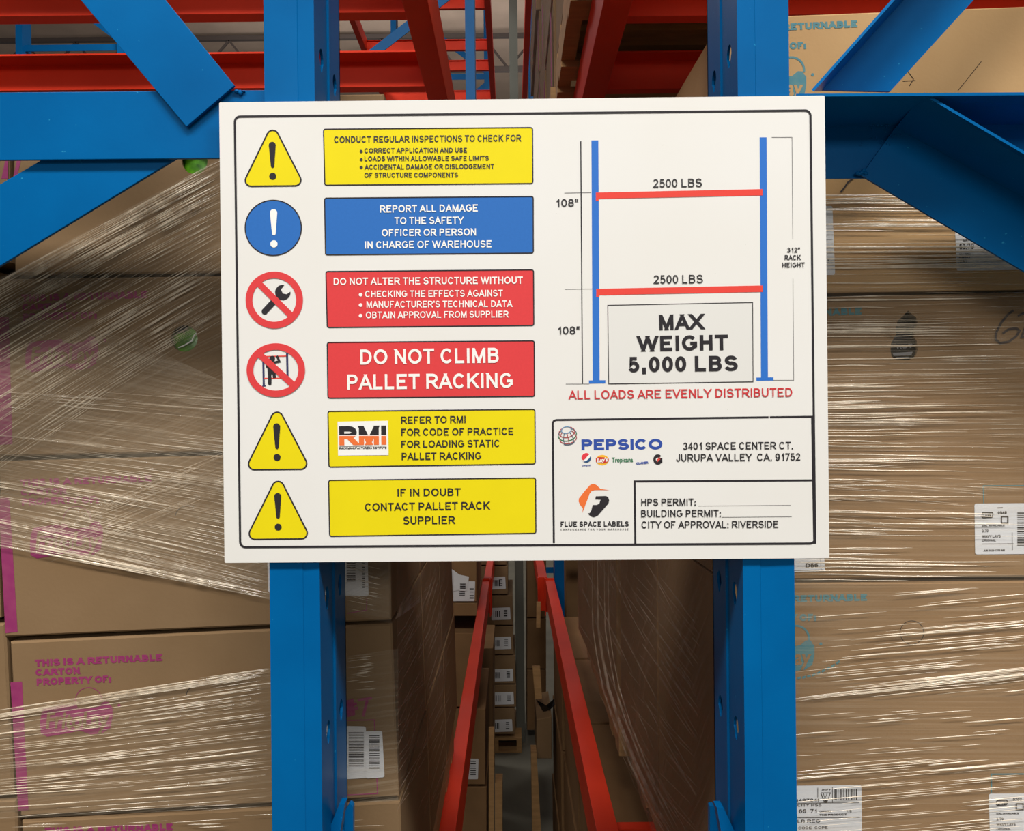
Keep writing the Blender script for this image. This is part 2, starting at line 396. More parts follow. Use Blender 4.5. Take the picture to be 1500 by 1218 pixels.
def rpoly(c, r, n=6):
    """round the corners of a polygon"""
    out = []; k = len(c)
    for i in range(k):
        p = Vector(c[i]); a = (Vector(c[i - 1]) - p).normalized(); b = (Vector(c[(i + 1) % k]) - p).normalized()
        h = math.acos(max(-1, min(1, a.dot(b)))) / 2; t = r / math.tan(h); cc = p + (a + b).normalized() * (r / math.sin(h))
        A = p + a * t - cc; B = p + b * t - cc; a0 = math.atan2(A.y, A.x); da = (math.atan2(B.y, B.x) - a0 + math.pi) % (2 * math.pi) - math.pi
        out += [(cc.x + r * math.cos(a0 + da * j / n), cc.y + r * math.sin(a0 + da * j / n)) for j in range(n + 1)]
    return out

# ================================================================== THE SETTING
MB().box((-12, -5, -.1), (12, 26, 0)).build('floor', CONC, kind='structure')
ce = MB().box((-14, -6, EYE + 7.6), (14, 30, EYE + 7.8)).build('ceiling', CEIL, kind='structure')
for i in range(4):
    j = MB()
    y = 7.9 + i * 3.6
    j.box((-13, y - .04, EYE + 7.42), (13, y + .04, EYE + 7.5)); j.box((-13, y - .04, EYE + 6.75), (13, y + .04, EYE + 6.85))
    for k in range(26):
        x = -13 + k; j.prism([(x, y - .02, EYE + 6.85), (x + .05, y - .02, EYE + 6.85), (x + .55, y - .02, EYE + 7.42), (x + .5, y - .02, EYE + 7.42)], (0, .04, 0))
        j.prism([(x + 1, y - .02, EYE + 6.85), (x + .95, y - .02, EYE + 6.85), (x + .5, y - .02, EYE + 7.42), (x + .55, y - .02, EYE + 7.42)], (0, .04, 0))
    j.build('roof_joist', STEEL, ce)
for (x, y) in ((-3.6, 9.9), (-7.5, 12.0), (4, 11)):
    MB().box((x - .35, y - .9, EYE + 7.57), (x + .35, y + .9, EYE + 7.6)).build('roof_light', LAMPG, ce)
col = at(763, 1100, 6.35)
MB().box((col.x - .035, 6.35, 0), (col.x + .035, 6.47, EYE + 7.6)).build('trim_1', GALV, kind='structure', label='grey steel building column at the end of the flue')

# ================================================================== RACK FRAMES
YF, YB = 1.055, 1.215            # front and rear plane of the near uprights
def post(parent, x0, x1, yf, yb, z0, z1, side, m, holes=True, drip=True, name='post'):
    """roll-formed column: front flange, outer and inner flange, inner flange pierced by slots"""
    t = .004; p = MB()
    sx = x1 if side > 0 else x0        # the flange seen from the flue
    ix = -t if side > 0 else t
    # front flange with folded centre bead
    bx = x0 + (x1 - x0) * (.66 if side > 0 else .34)
    p.prism([(x0, yf, z0), (bx, yf, z0), (bx + .001, yf + .001, z0), (x1, yf, z0), (x1, yf + t, z0), (x0, yf + t, z0)], (0, 0, z1 - z0))
    ox = x0 if side > 0 else x1; p.box((min(ox, ox - ix), yf + t, z0), (max(ox, ox - ix), yb, z1))
    p.box((x0, yb - t, z0), (x0 + (x1 - x0) * .3, yb, z1)); p.box((x0 + (x1 - x0) * .7, yb - t, z0), (x1, yb, z1))
    hs = []
    if holes:
        z = EYE + .508
        while z > z0 + .1: z -= .1912
        z += .1912
        while z < z1 - .05:
            for yy in (yf + .04, yf + .122):
                hs.append([(sx, yy + (.012 - .004 * (math.sin(2 * math.pi * i / 16) < 0)) * math.cos(2 * math.pi * i / 16), z + .0165 * math.sin(2 * math.pi * i / 16)) for i in range(16)])
            z += .1912
    p.prism([(sx, yf + t, z0), (sx, yb, z0), (sx, yb, z1), (sx, yf + t, z1)], (ix, 0, 0), hs)
    # bead pressed along the web between the slot lines
    p.prism([(sx, yf + .074, z0), (sx + (.0025 if side > 0 else -.0025), yf + .078, z0), (sx + (.0025 if side > 0 else -.0025), yf + .088, z0), (sx, yf + .092, z0)], (0, 0, z1 - z0))
    return p.build(name, m, parent, recalc=True)
def pxrange(y, a, b): return at(a, y, YF).x, at(b, y, YF).x
XL0, XL1 = pxrange(1100, 397.5, 471); XR0, XR1 = pxrange(825, 1088, 1163.5)
Z0, Z1 = .005, 6.6
fl = thing('rack_frame', (XL0, YF, 0), 'blue upright frame on the left whose flat-faced braces meet the post behind the sign', 'pallet rack')
post(fl, XL0, XL1, YF, YB, Z0, Z1, 1, BLUE)
post(fl, -1.42, -1.35, YF, YB, Z0, Z1, -1, BLUE, holes=False)
fr = thing('rack_frame', (XR1, YF, 0), 'blue upright frame on the right whose angle-section braces show their inner side', 'pallet rack')
post(fr, XR0, XR1, YF, YB, Z0, Z1, -1, BLUE)
post(fr, 1.40, 1.47, YF, YB, Z0, Z1, 1, BLUE, holes=False)
def angle(mb, pts, Y, t=.005, leg=.04, topleg=None, back=True):
    """flat leg outline given at depth Y (photo points), thickness t backwards"""
    q = [at(x, y, Y) for x, y in pts]; mb.prism(q, (0, t, 0)); return q
# left frame braces: the flat legs face the aisle
b = MB(); q = angle(b, [(-705, 141.8), (389, 132), (389, 231), (-705, 240.8)], YF + .016)
b.hexa([q[k_] + Vector((0, dy, dz)) for dz in (-.005, 0) for k_, dy in ((0, .005), (1, .005), (1, .06), (0, .06))])
b.build('horizontal_brace', BLUE, fl, bevel=.0007)
b = MB(); angle(b, [(-716, -1000), (-563, -1000), (343.5, 125), (273, 185.5)], YF + .008); b.build('diagonal_brace', BLUE, fl, bevel=.0007)
b = MB(); q = angle(b, [(-705, 685), (80, 223), (268, 226), (-705, 819)], YF + .026)
b.build('diagonal_brace', BLUE, fl, bevel=.0007)
b = MB(); b.sphere(at(347, 134, YF + .014), .004, .003, .0025); b.sphere(at(352, 136, YF + .014), .003, .003, .004, 8, 6); b.sphere(at(357, 134, YF + .014), .0025, .002, .0015, 8, 6); b.build('weld_spatter', BLUE, fl, kind='stuff')
# right frame braces: L sections, back leg set back, top leg reaching towards the aisle
def lsec(mb, e0, e1, i0, i1, o0, o1, Yn, Yb, t=.004):
    """near edge e0-e1 (photo pts, depth Yn), fold i0-i1 (depth Yb), lower edge o0-o1 (depth Yb)"""
    E0, E1 = at(*e0, Yn), at(*e1, Yn); I0, I1 = at(*i0, Yb), at(*i1, Yb); O0, O1 = at(*o0, Yb), at(*o1, Yb)
    n = (I0 - E0).cross(E1 - E0).normalized()
    if n.z < 0: n = -n
    n = n * t; k = Vector((0, t, 0))
    mb.hexa([E0, E1, I1, I0, E0 + n, E1 + n, I1 + n, I0 + n]); mb.hexa([I0 + n, I1 + n, O1, O0, I0 + n + k, I1 + n + k, O1 + k, O0 + k])
YW = YF + .115
b = MB(); lsec(b, (1166, 141.5), (2230, 135), (1166, 186), (2130, 175.5), (1166, 262), (2130, 255.4), YF + .01, YW); b.build('horizontal_brace', BLUE, fr)
b = MB()
lsec(b, (1352, 139), (2230, 655), (1312, 187), (2130, 636.3), (1262, 257), (2130, 770), YF + .016, YW - .006)
b.build('diagonal_brace', BLUE, fr)
b = MB(); lsec(b, (1192, 134), (1520, -236), (1203, 134), (1527, -226), (1304, 134), (1632, -226), YF + .03, YW - .01)
b.build('diagonal_brace', BLUE, fr)
b = MB()
g2 = random.Random(3)
for i in range(16):
    x, y = g2.uniform(1262, 1320), g2.uniform(182, 215); b.sphere(at(x, y, YW - .006), .0012, .0012, .0012, 8, 5)
for i in range(10):
    x = 1262 + g2.uniform(-4, 44); b.sphere(at(x, 182 + g2.uniform(-1, 1.5), YW - .004), .0022, .002, .0018, 8, 5)
for i in range(5): b.sphere(at(1256 + i * 3, 252 + g2.uniform(-3, 3), YW - .006), .004, .003, .003, 8, 6)
b.build('weld_spatter', BLUE, fr, kind='stuff')
# sloping stiffener plates low on the flue side of each near post
p = MB(); c = [at(x, y, YB - .02) for x, y in rpoly([(480, 1244), (512, 1176), (517, 1183), (517.5, 1330), (480, 1330)], 3)]
p.prism(c, (0, .012, 0)); c = [at(x, y, YB - .11) for x, y in [(472, 1240), (497, 1179), (505, 1179), (480, 1330), (472, 1330)]]; p.prism(c, (0, .02, 0)); p.build('stiffener_plate', BLUE, fl, recalc=True)
p = MB(); c = [at(x, y, YB - .02) for x, y in rpoly([(1040, 1182), (1046, 1181), (1086, 1262), (1086, 1330), (1040, 1330)], 2)]
p.prism(c, (0, .012, 0)); c = [at(x, y, YB - .11) for x, y in [(1050, 1184), (1060, 1184), (1086, 1240), (1086, 1330), (1076, 1330)]]; p.prism(c, (0, .02, 0)); p.build('stiffener_plate', BLUE, fr, recalc=True)

# further frames along the flue
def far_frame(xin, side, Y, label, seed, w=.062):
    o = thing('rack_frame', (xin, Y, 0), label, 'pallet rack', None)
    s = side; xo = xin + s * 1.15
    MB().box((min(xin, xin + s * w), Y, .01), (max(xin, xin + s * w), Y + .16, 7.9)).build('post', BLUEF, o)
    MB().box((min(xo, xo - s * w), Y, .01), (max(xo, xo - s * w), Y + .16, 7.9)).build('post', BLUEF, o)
    z = .84; up = seed % 2
    while z < 7.8:
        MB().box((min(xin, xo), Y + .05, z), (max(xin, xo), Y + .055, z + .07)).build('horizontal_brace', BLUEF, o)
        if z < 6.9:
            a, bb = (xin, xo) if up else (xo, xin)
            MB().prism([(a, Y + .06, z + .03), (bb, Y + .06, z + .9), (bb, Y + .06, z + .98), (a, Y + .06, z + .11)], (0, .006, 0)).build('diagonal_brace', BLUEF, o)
        up = not up; z += .97
    return o
far_frame(-.222, -1, 5.1, 'second blue upright frame down the flue on the left', 0)
far_frame(.272, 1, 5.1, 'second blue upright frame down the flue on the right', 1)
far_frame(-.222, -1, 9.0, 'third blue upright frame down the flue on the left', 1)
far_frame(.235, 1, 9.0, 'third blue upright frame down the flue on the right', 0)
for k, (xx, yy, sd) in enumerate(((-6.0, 11.0, 0), (-4.1, 8.2, 1))):
    far_frame(xx, -1, yy, ('distant blue upright frame across the next aisle, top left' , 'blue upright frame across the next aisle seen past the left diagonal')[k], sd, .07)

# ================================================================== BEAMS
def beam(x0, x1, y0, y1, z0, z1, label, plate=None, name='load_beam'):
    o = thing(name, (x0, y0, z0), label, 'beam')
    p = MB(); t = .005; xi, xo = (x1, x0) if x0 < 0 else (x0, x1)   # xi: flue side
    # stepped tube section: full-height on the flue side, ledge on the load side
    zl = z1 - .03
    sec = [(xi, z0), (xi, z1), ((xi * .45 + xo * .55), z1), ((xi * .45 + xo * .55), zl), (xo, zl), (xo, z0)]
    sec = [(xi, z0), (xi, z1), (xo, z1), (xo, z0)]
    p.prism([(x, y0, z) for x, z in sec], (0, y1 - y0, 0)); p.build('beam_tube', RED, o, recalc=True, bevel=.002)
    for yy in (y0, y1):
        e = MB(); xe = xi + (.006 if x0 < 0 else -.006)
        e.prism([(min(xi, xe), yy - .02, z0 - .1), (max(xi, xe), yy - .02, z0 - .1), (max(xi, xe), yy - .02, z1 + .012), (min(xi, xe), yy - .02, z1 + .012)], (0, .04, 0))
        e.box((min(xi, xo), yy - .004, z0 - .08), (max(xi, xo), yy + .004, z1 + .012)); e.build('end_connector', RED, o)
    return o
Y1, Y2, Y3 = 1.225, 5.09, 8.99
beam(-.207, -.160, Y1, Y2, EYE - 1.226, EYE - 1.09, 'long red beam low in the flue on the left, under the shrink-wrapped stack')
beam(-.200, -.152, Y2 + .03, Y3, EYE - 1.226, EYE - 1.09, 'red beam low on the left in the second bay of the flue')
beam(.210, .268, Y1, Y2, EYE - 1.222, EYE - 1.09, 'long red beam low in the flue on the right')
beam(.165, .225, Y2 + .03, Y3, EYE - 1.222, EYE - 1.09, 'red beam low on the right in the second bay of the flue')
beam(-.199, -.150, Y1, Y2, EYE + .78, EYE + .894, 'red-brown overhead beam just above the sign on the left of the flue')
beam(-.199, -.150, Y2 + .03, Y3, EYE + .78, EYE + .894, 'overhead beam on the left in the second bay of the flue')
beam(.200, .261, Y1, Y2, EYE + .862, EYE + .985, 'dark red overhead beam just above the sign on the right of the flue')
beam(.200, .261, Y2 + .03, Y3, EYE + .862, EYE + .985, 'overhead beam on the right in the second bay of the flue')
beam(-.199, -.145, Y1, Y2, EYE + 3.5, EYE + 3.62, 'uppermost red beam on the left of the flue')
beam(-.199, -.145, Y2 + .03, Y3, EYE + 3.5, EYE + 3.62, 'uppermost red beam on the left in the second bay')
beam(.150, .205, Y1, Y2, EYE + 3.5, EYE + 3.62, 'uppermost red beam on the right of the flue')
beam(.150, .205, Y2 + .03, Y3, EYE + 3.5, EYE + 3.62, 'uppermost red beam on the right in the second bay')
beam(-1.40, -1.35, Y2 + .03, Y3, EYE + 3.5, EYE + 3.62, 'slanting red aisle-side beam high up left of the overhead beam')
beam(-1.40, -1.35, Y1, Y2, EYE + .78, EYE + .894, 'red aisle-side beam of the empty level, at the left edge')
beam(1.36, 1.41, Y1, Y2, EYE + .862, EYE + .985, 'red aisle-side beam of the right rack')
beam(-1.40, -1.35, Y1, Y2, EYE - 1.226, EYE - 1.09, 'red aisle-side beam under the left stack')
beam(1.36, 1.41, Y1, Y2, EYE - 1.222, EYE - 1.09, 'red aisle-side beam under the right stack')
def crossbar(x0, x1, y, z0, h, fl_, label, group=None):
    """C-section pallet support: web at y, lips towards the aisle at the top"""
    o = thing('pallet_support', (x0, y, z0), label, 'beam', group); p = MB(); t = .004
    p.prism([(x0, y, z0), (x0, y, z0 + h), (x0, y - fl_, z0 + h), (x0, y - fl_, z0 + h + t), (x0, y + t, z0 + h + t), (x0, y + t, z0 + t), (x0, y + .032, z0 + t), (x0, y + .032, z0)], (x1 - x0, 0, 0))
    p.build('support_bar', RED, o, recalc=True)
crossbar(-1.35, -.199, 1.52, EYE + .80, .06, .05, 'red cross bar at the very top left, nearest of the two on the empty level')
crossbar(-1.35, -.199, 1.863, EYE + .80, .06, .05, 'red cross bar just above the blue horizontal brace, farther of two, empty level')
crossbar(-1.35, -.199, 2.3, EYE + .80, .06, .05, 'third red cross bar of the empty level, just peeping over the sign')
crossbar(.261, 1.36, 1.70, EYE + .88, .06, .05, 'dark red cross bar at the very top right over the topmost right carton')
crossbar(.261, 1.36, 2.08, EYE + .88, .075, .05, 'dark red cross bar right above the sign beside the topmost right carton')
crossbar(.261, 1.36, 2.5, EYE + .88, .06, .05, 'dark red cross bar farthest back over the right stack')
for y, lb in ((6.6, 'high'), (7.35, 'second'), (7.78, 'third'), (8.5, 'lowest seen')):
    crossbar(-1.35, -.199, y, EYE + 3.5, .09, .02, 'distant red cross bar behind the far left post, %s of the four' % lb)
for y, xa, xb in ((1.6, -1.35, -.207), (2.1, -1.35, -.207), (1.6, .268, 1.36), (2.1, .268, 1.36)):
    crossbar(xa, xb, y, EYE - 1.18, .06, .03, 'red cross bar under the %s wrapped stack, %s' % ('left' if xa < 0 else 'right', 'front one' if y < 2 else 'rear one'))

# ================================================================== THE SIGN
YS = 1.048
SP = Plane((0, YS, EYE)); M1, M2, M3, M4 = SP.m(.0002), SP.m(.00045), SP.m(.0007), SP.m(.00095)
sg = thing('safety_sign', at(768, 820, YS), 'large white load and inspection sign fixed across the two near blue posts', 'sign')
MB().prism([SP.m()(x, y) for x, y in rpoly([(321, 150), (1208, 140), (1215, 818), (329, 825)], 2)], (0, .004, 0)).build('board', SIGNW, sg, recalc=True)
fr_ = Art(M2).line(rpoly([(344, 171), (1187, 162), (1194, 796.5), (352, 802)], 8), 3.2, True)
fr_.build('border_line', INK, sg)
def panel(c, m, name, border=1.7):
    a = Art(M1); o = a.poly(rpoly(c, 3)).build(name, m, sg)
    Art(M2).line(rpoly(c, 3), border, True).build('outline', INK, o); return o
def letters(o, m, rows, w=.15, name='lettering', lay=M3):
    a = Art(lay)
    for r in rows:
        t, x0, x1, y0, y1, cap = r[:6]; a.text(t, x0, x1, y0, y1, cap, r[6] if len(r) > 6 else w)
    return a.build(name, m, o)
P1 = panel([(474, 189.5), (780, 187), (780.5, 269), (476, 271.5)], YEL, 'yellow_panel')
letters(P1, INKT, [('CONDUCT REGULAR INSPECTIONS TO CHECK FOR', 489.6, 764, 209.6, 207.2, 9.6), ('CORRECT APPLICATION AND USE', 534, 684, 224.6, 223.8, 7.2, .16),
    ('LOADS WITHIN ALLOWABLE SAFE LIMITS', 534, 716, 236.4, 235.4, 7.2, .16), ('ACCIDENTAL DAMAGE OR DISLODGEMENT', 534, 724, 248.6, 247.5, 7.2, .16), ('OF STRUCTURE COMPONENTS', 533.8, 671, 260.5, 260, 7.2, .16)])
a = Art(M3); [a.disc((529.3, y), 2.3, n=14) for y in (222, 234, 245.5)]; a.build('bullets', INKT, P1)
P2 = panel([(475.5, 290.5), (781, 288), (781.2, 371), (477, 373.6)], SBLUE, 'blue_panel')
letters(P2, WHT, [('REPORT ALL DAMAGE', 556.8, 699.8, 311.7, 310.2, 10.6), ('TO THE SAFETY', 578, 680, 329, 328.2, 10.6), ('OFFICER OR PERSON', 559.4, 698, 346.5, 345.3, 10.6), ('IN CHARGE OF WAREHOUSE', 534.7, 720, 364.4, 362.8, 10.6)])
P3 = panel([(477.5, 398), (781.5, 395.5), (782, 477), (479.5, 480)], SRED, 'red_panel')
letters(P3, WHT, [('DO NOT ALTER THE STRUCTURE WITHOUT', 489, 765.8, 418, 416, 10.6), ('CHECKING THE EFFECTS AGAINST', 535, 736.6, 436, 434.6, 9.8), ('MANUFACTURER\u2019S TECHNICAL DATA', 537, 751, 451.2, 450, 9.8), ('OBTAIN APPROVAL FROM SUPPLIER', 536, 745.6, 466.8, 465.3, 9.8)], .145)
a = Art(M3); [a.disc((528.4, y), 2.7, n=14) for y in (432, 447.2, 462.8)]; a.build('bullets', WHT, P3)
P4 = panel([(479.5, 502), (782.5, 499.5), (783, 581), (480.5, 583.6)], SRED, 'red_panel')
letters(P4, WHT, [('DO NOT CLIMB', 528, 730.6, 534.4, 531.7, 22), ('PALLET RACKING', 508.8, 751, 571.2, 568.6, 22.2)], .15)
P5 = panel([(480.5, 603), (783.5, 600), (784, 680), (482, 684.5)], YEL, 'yellow_panel')
letters(P5, INKT, [('REFER TO RMI', 587.8, 682, 621.1, 620, 10.6), ('FOR CODE OF PRACTICE', 588, 752, 638.8, 637.3, 10.6), ('FOR LOADING STATIC', 588, 731.5, 656.4, 655, 10.6), ('PALLET RACKING', 588.5, 705, 674.3, 673.2, 10.6)], .145)
Art(M3).face([(494.7, 618.2), (568.6, 616.6), (569.3, 667.1), (495.4, 667.8)]).build('logo_card', WHT, P5)
Art(M4).text('RMI', 497.3, 566.2, 652.7, 651.7, 28, .235, cl=(637.4, True)).build('logo_lettering', INK, P5)
Art(M4).text('RMI', 497.3, 566.2, 652.7, 651.7, 28, .235, cl=(638.8, False)).build('logo_lettering', ORA, P5)
Art(M4).text('RACK MANUFACTURERS INSTITUTE', 497.3, 566.4, 658.6, 657.8, 3.2, .22).line([(497.3, 654.4), (566.2, 653.4)], .5).build('logo_caption', INK, P5)
P6 = panel([(481.5, 704), (784.5, 700.5), (785, 781.5), (483, 786)], YEL, 'yellow_panel')
letters(P6, INKT, [('IF IN DOUBT', 582.4, 675, 727.5, 726.6, 11.4), ('CONTACT PALLET RACK', 534.7, 718.4, 749, 746.6, 11.6), ('SUPPLIER', 591, 667.5, 768.7, 767.7, 11.6)], .145)
def bang(a, x, y0, y1, wt, wb, yd, rd, dx=0):
    pts = [(x - wt / 2, y0 + wt / 2)] + [(x - wt / 2 * math.cos(R(t)), y0 + wt / 2 - wt / 2 * math.sin(R(t))) for t in range(15, 180, 15)] + [(x + wt / 2, y0 + wt / 2)]
    pts += [(x + dx + wb / 2 * math.cos(R(t)), y1 - wb / 2 + wb / 2 * math.sin(R(t))) for t in range(0, 181, 20)]
    a.poly(pts); a.disc((x + dx * 1.3, yd), rd, n=24); return a
for ap, bl, yb, (y0, y1, yd) in (((399.4, 180.5), (354.3, 446.2), 273, (208, 246, 258.4)), ((405.9, 593.8), (359, 454.8), 688.4, (620.4, 658, 670.3)), ((407.4, 695), (360, 455.4), 790.4, (722.5, 760, 772.4))):
    c = [ap, (bl[1], yb - .8), (bl[0], yb + .2)]
    o = Art(M1).poly(rpoly(c, 8.5)).build('warning_triangle', YEL, sg); Art(M2).line(rpoly(c, 8.5), 2.1, True).build('outline', INK, o)
    bang(Art(M3), ap[0] - .4, y0, y1, 10.2, 5, yd, 5.1, .5).build('exclamation_mark', INK, o)
o = Art(M1).disc((400.4, 334), 41.5, 40.8, 64).build('mandatory_disc', SBLUE, sg); Art(M2).ring((400.4, 334), 42, 40.4, 41.3, 39.7, 64).build('outline', INK, o)
bang(Art(M3), 401, 306.7, 345, 10.6, 5.4, 357.6, 5.3, .4).build('exclamation_mark', WHT, o)
def prohib(c, r1, r0, q1, q0, L0):
    o = Art(L0).ring(c, r1, r0, q1, q0, 64)
    A = R(227); Bq = R(43)
    o.line([(c[0] + (r0 + 3) * math.cos(A), c[1] + (q0 + 3) * math.sin(A)), (c[0] + (r0 + 3) * math.cos(Bq), c[1] + (q0 + 3) * math.sin(Bq))], 9.4)
    return o.build('prohibition_symbol', SRED, sg)
o = prohib((402, 439.8), 42, 32, 41.8, 31.8, M3)
a = Art(M2); a.line([(387, 457.4), (405, 438)], 9); a.disc((387.8, 456.6), 4.5, n=16)
H = (414.4, 428.6); a.poly([(H[0] + 11.3 * math.cos(R(t)), H[1] - 11.3 * math.sin(R(t))) for t in range(78, 376, 12)] + [(420, 431.3), (414.4, 430), (411.6, 424.2)]); a.build('wrench_pictogram', INK, o)
o = prohib((404.3, 542.6), 42.8, 33, 39.5, 29.8, M4)
Art(M2).line([(385.8, 529), (386.6, 566)], 3).line([(384, 566), (389.5, 565.5)], 1.6).build('rack_post_pictogram', mat('ink_navy', (40, 44, 88), .5), o); Art(M2).line([(420.6, 517), (421.4, 554)], 3).build('rack_post_pictogram', MATS['ink_navy'], o)
Art(M2).line([(390, 522.4), (420, 521.8)], 1.6).line([(387, 554.6), (420, 554)], 1.6).build('rack_beam_pictogram', DRED, o)
a = Art(M3); a.disc((399, 525.6), 4.2); a.poly([(391, 529.5), (400, 530), (404, 545), (402, 549), (392.6, 548)]); a.line([(395.2, 545), (395.4, 562)], 5); a.disc((395.4, 562), 2.5)
a.line([(401, 543), (402.4, 554)], 4.6); a.line([(400, 531.8), (409.4, 529.6), (405.8, 521.4)], 3.2); a.line([(392.4, 532), (391, 539)], 2.6); a.build('climber_pictogram', INK, o)
# rack load diagram
dg = Art(M1).face([(890.2, 447.5), (1102.4, 443.3), (1103, 559.5), (891.6, 562.6)]).build('weight_box', GREYF, sg)
Art(M2).line([(890.2, 447.5), (1102.4, 443.3), (1103, 559.5), (891.6, 562.6)], 1.1, True).build('outline', INK, dg)
letters(dg, INK, [('MAX', 965.2, 1033.3, 484, 482.4, 22.6), ('WEIGHT', 932.2, 1066.3, 515.4, 513, 22.6), ('5,000 LBS', 920.7, 1080.6, 545.8, 543.6, 22.6)], .182)
Art(M1).line([(871.4, 205.8), (873.3, 560)], 10.2).face([(862.7, 557.6), (886.8, 557.2), (886.8, 562), (862.7, 562.4)]).build('rack_post_diagram', DBLUE, sg)
Art(M1).line([(1117.8, 201.3), (1119.8, 556)], 10.2).face([(1108, 553.4), (1133, 553), (1133, 557.8), (1108, 558.2)]).build('rack_post_diagram', DBLUE, sg)
Art(M2).poly([(872.8, 282.3), (1117, 277.2), (1117, 286.5), (877, 291.6), (877, 294.6), (872.8, 294.7)]).build('rack_beam_diagram', DRED, sg)
Art(M2).poly([(873.4, 423.4), (1117.3, 418.4), (1117.3, 427.9), (878, 432.6), (878, 435.4), (873.4, 435.5)]).build('rack_beam_diagram', DRED, sg)
a = Art(M1); a.line([(850.7, 207), (853.2, 562.5)], 1.7); a.build('dimension_line', INK, sg)
for q in ([(826.6, 283), (866, 282.4)], [(827.4, 424), (867, 423.5)], [(828.8, 562.9), (863, 562.8)], [(1130.4, 201.4), (1160.1, 201.3), (1161.2, 350.6)], [(1161.5, 408), (1162.6, 557.3), (1133, 557.4)]): Art(M1).line(q, .8).build('dimension_line', LGREY, sg)
letters(sg, INKT, [('2500 LBS', 955.7, 1028.2, 275.3, 274.1, 12.4), ('2500 LBS', 956.5, 1029.6, 416, 415, 12.4), ('108\u201d', 814.8, 847, 303.3, 303, 11.4), ('108\u201d', 817.4, 849, 490.2, 489.8, 11.4)], .125)
letters(sg, INKT, [('312"', 1152.8, 1171.6, 370.2, 370, 7.2), ('RACK', 1149.2, 1173.3, 381.2, 381, 7.2), ('HEIGHT', 1145.8, 1178.6, 392.2, 391.8, 7.2)], .16)
letters(sg, TRED, [('ALL LOADS ARE EVENLY DISTRIBUTED', 832.5, 1160.4, 585.5, 581.4, 13)], .135)
# owner and permit boxes
a = Art(M1); a.line([(1190.5, 610.8), (1127.6, 611.6)], 3); a.line([(1125.8, 611.6), (815, 615.6), (811.5, 616.8), (809.6, 620), (811.3, 796)], 3); a.line([(1191.5, 704), (929.6, 705.6), (930.6, 797)], 3); a.line([(1190.2, 610), (1193.4, 797)], 4.4)
a.build('box_line', INK, sg)
letters(sg, INKT, [('3401 SPACE CENTER CT.', 1000.5, 1161.5, 659.3, 658.2, 10.8), ('JURUPA VALLEY  CA. 91752', 990.4, 1172, 676.4, 675, 10.8)], .135)
letters(sg, INKT, [('HPS PERMIT:', 939.2, 1019, 741.3, 741, 10.5), ('BUILDING PERMIT:', 939, 1055.7, 757.8, 757.4, 10.5), ('CITY OF APPROVAL: RIVERSIDE', 939.5, 1139.7, 774.4, 773.4, 10.5)], .135)
Art(M1).line([(1023, 741.6), (1158, 740.6)], .8).line([(1057, 758.2), (1159.6, 757.4)], .8).build('fill_in_line', LGREY, sg)
lg = Art(M1).text('PEPSICO', 851.8, 970.3, 659.8, 658.8, 15.8, .215).build('company_logo', PBLUE, sg)
def globe(c, r, til):
    cols = {'k': [], 'r': [], 'g': [], 'b': []}
    def pr(lat, lon):
        x = math.cos(lat) * math.sin(lon); z = math.sin(lat); y = math.cos(lat) * math.cos(lon)
        z, y = z * math.cos(R(42)) - 0 + y * -math.sin(R(42)) * -1 * -1, y * math.cos(R(42)) + z * math.sin(R(42))
        x, z = x * math.cos(til) - z * math.sin(til), x * math.sin(til) + z * math.cos(til)
        return (c[0] + x * r, c[1] - z * r), y
    def run(ps, key, w):
        seg = []
        for p, y in ps:
            if y > -.05: seg.append(p)
            else:
                if len(seg) > 1: cols[key].append((seg, w))
                seg = []
        if len(seg) > 1: cols[key].append((seg, w))
    for lat, key in ((58, 'b'), (32, 'r'), (8, 'g'), (-16, 'r'), (-38, 'k')): run([pr(R(lat), R(l)) for l in range(-180, 181, 12)], key, 1.2)
    for lon in range(-160, 181, 32): run([pr(R(l), R(lon)) for l in range(-80, 59, 8)], 'k' if lon % 64 else 'r', 1.0)
    for key, m in (('k', mat('ink_slate', (70, 90, 110), .5)), ('r', mat('ink_brick', (170, 70, 70), .5)), ('g', GRN), ('b', mat('ink_sky', (110, 150, 185), .5))):
        a = Art(M2)
        for s_, w_ in cols[key]: a.line(s_, w_)
        a.build('globe_emblem', m, lg)
globe((831.4, 638.6), 13.6, R(12))
Art(M1).disc((858.8, 671), 7.2).build('ball_emblem', WHT, lg)
cc = (858.8, 671)
Art(M2).poly([(cc[0] + 7 * math.cos(R(t)), cc[1] - 7 * math.sin(R(t))) for t in range(48, 206, 8)] + [(855, 674.4), (858.5, 671.2), (861.2, 667.4)]).build('ball_emblem', mat('ink_scarlet', (222, 50, 64), .5), lg)
Art(M2).poly([(cc[0] + 7 * math.cos(R(t)), cc[1] - 7 * math.sin(R(t))) for t in range(232, 391, 8)] + [(863.3, 671.5), (859, 675.4)]).build('ball_emblem', mat('ink_deep_blue', (30, 76, 120), .5), lg)
Art(M2).btext('pepsi', 852.5, 865.5, 683.2, 683, 3.0, .01).build('brand_lettering', PBLUE, lg)
Art(M1).disc((882.2, 674.4), 9.6, 7.6).build('oval_emblem', LYEL, lg)
Art(M2).poly([(872.8, 671.5), (877, 669.8), (888, 670.6), (891.8, 672.6), (891.2, 676.4), (886, 679), (877, 678.8), (873, 677)]).build('oval_emblem', mat('ink_crimson', (196, 44, 40), .5), lg)
Art(M3).btext("Lay's", 875, 890, 677.6, 676, 5.6, .03, .15).build('brand_lettering', WHT, lg)
Art(M2).btext('Tropicana', 896, 927.2, 677.4, 677, 6.8, .022).build('brand_lettering', GRN, lg)
Art(M2).text('QUAKER', 932, 950, 681, 679.4, 3.4, .24).build('brand_lettering', PBLUE, lg)
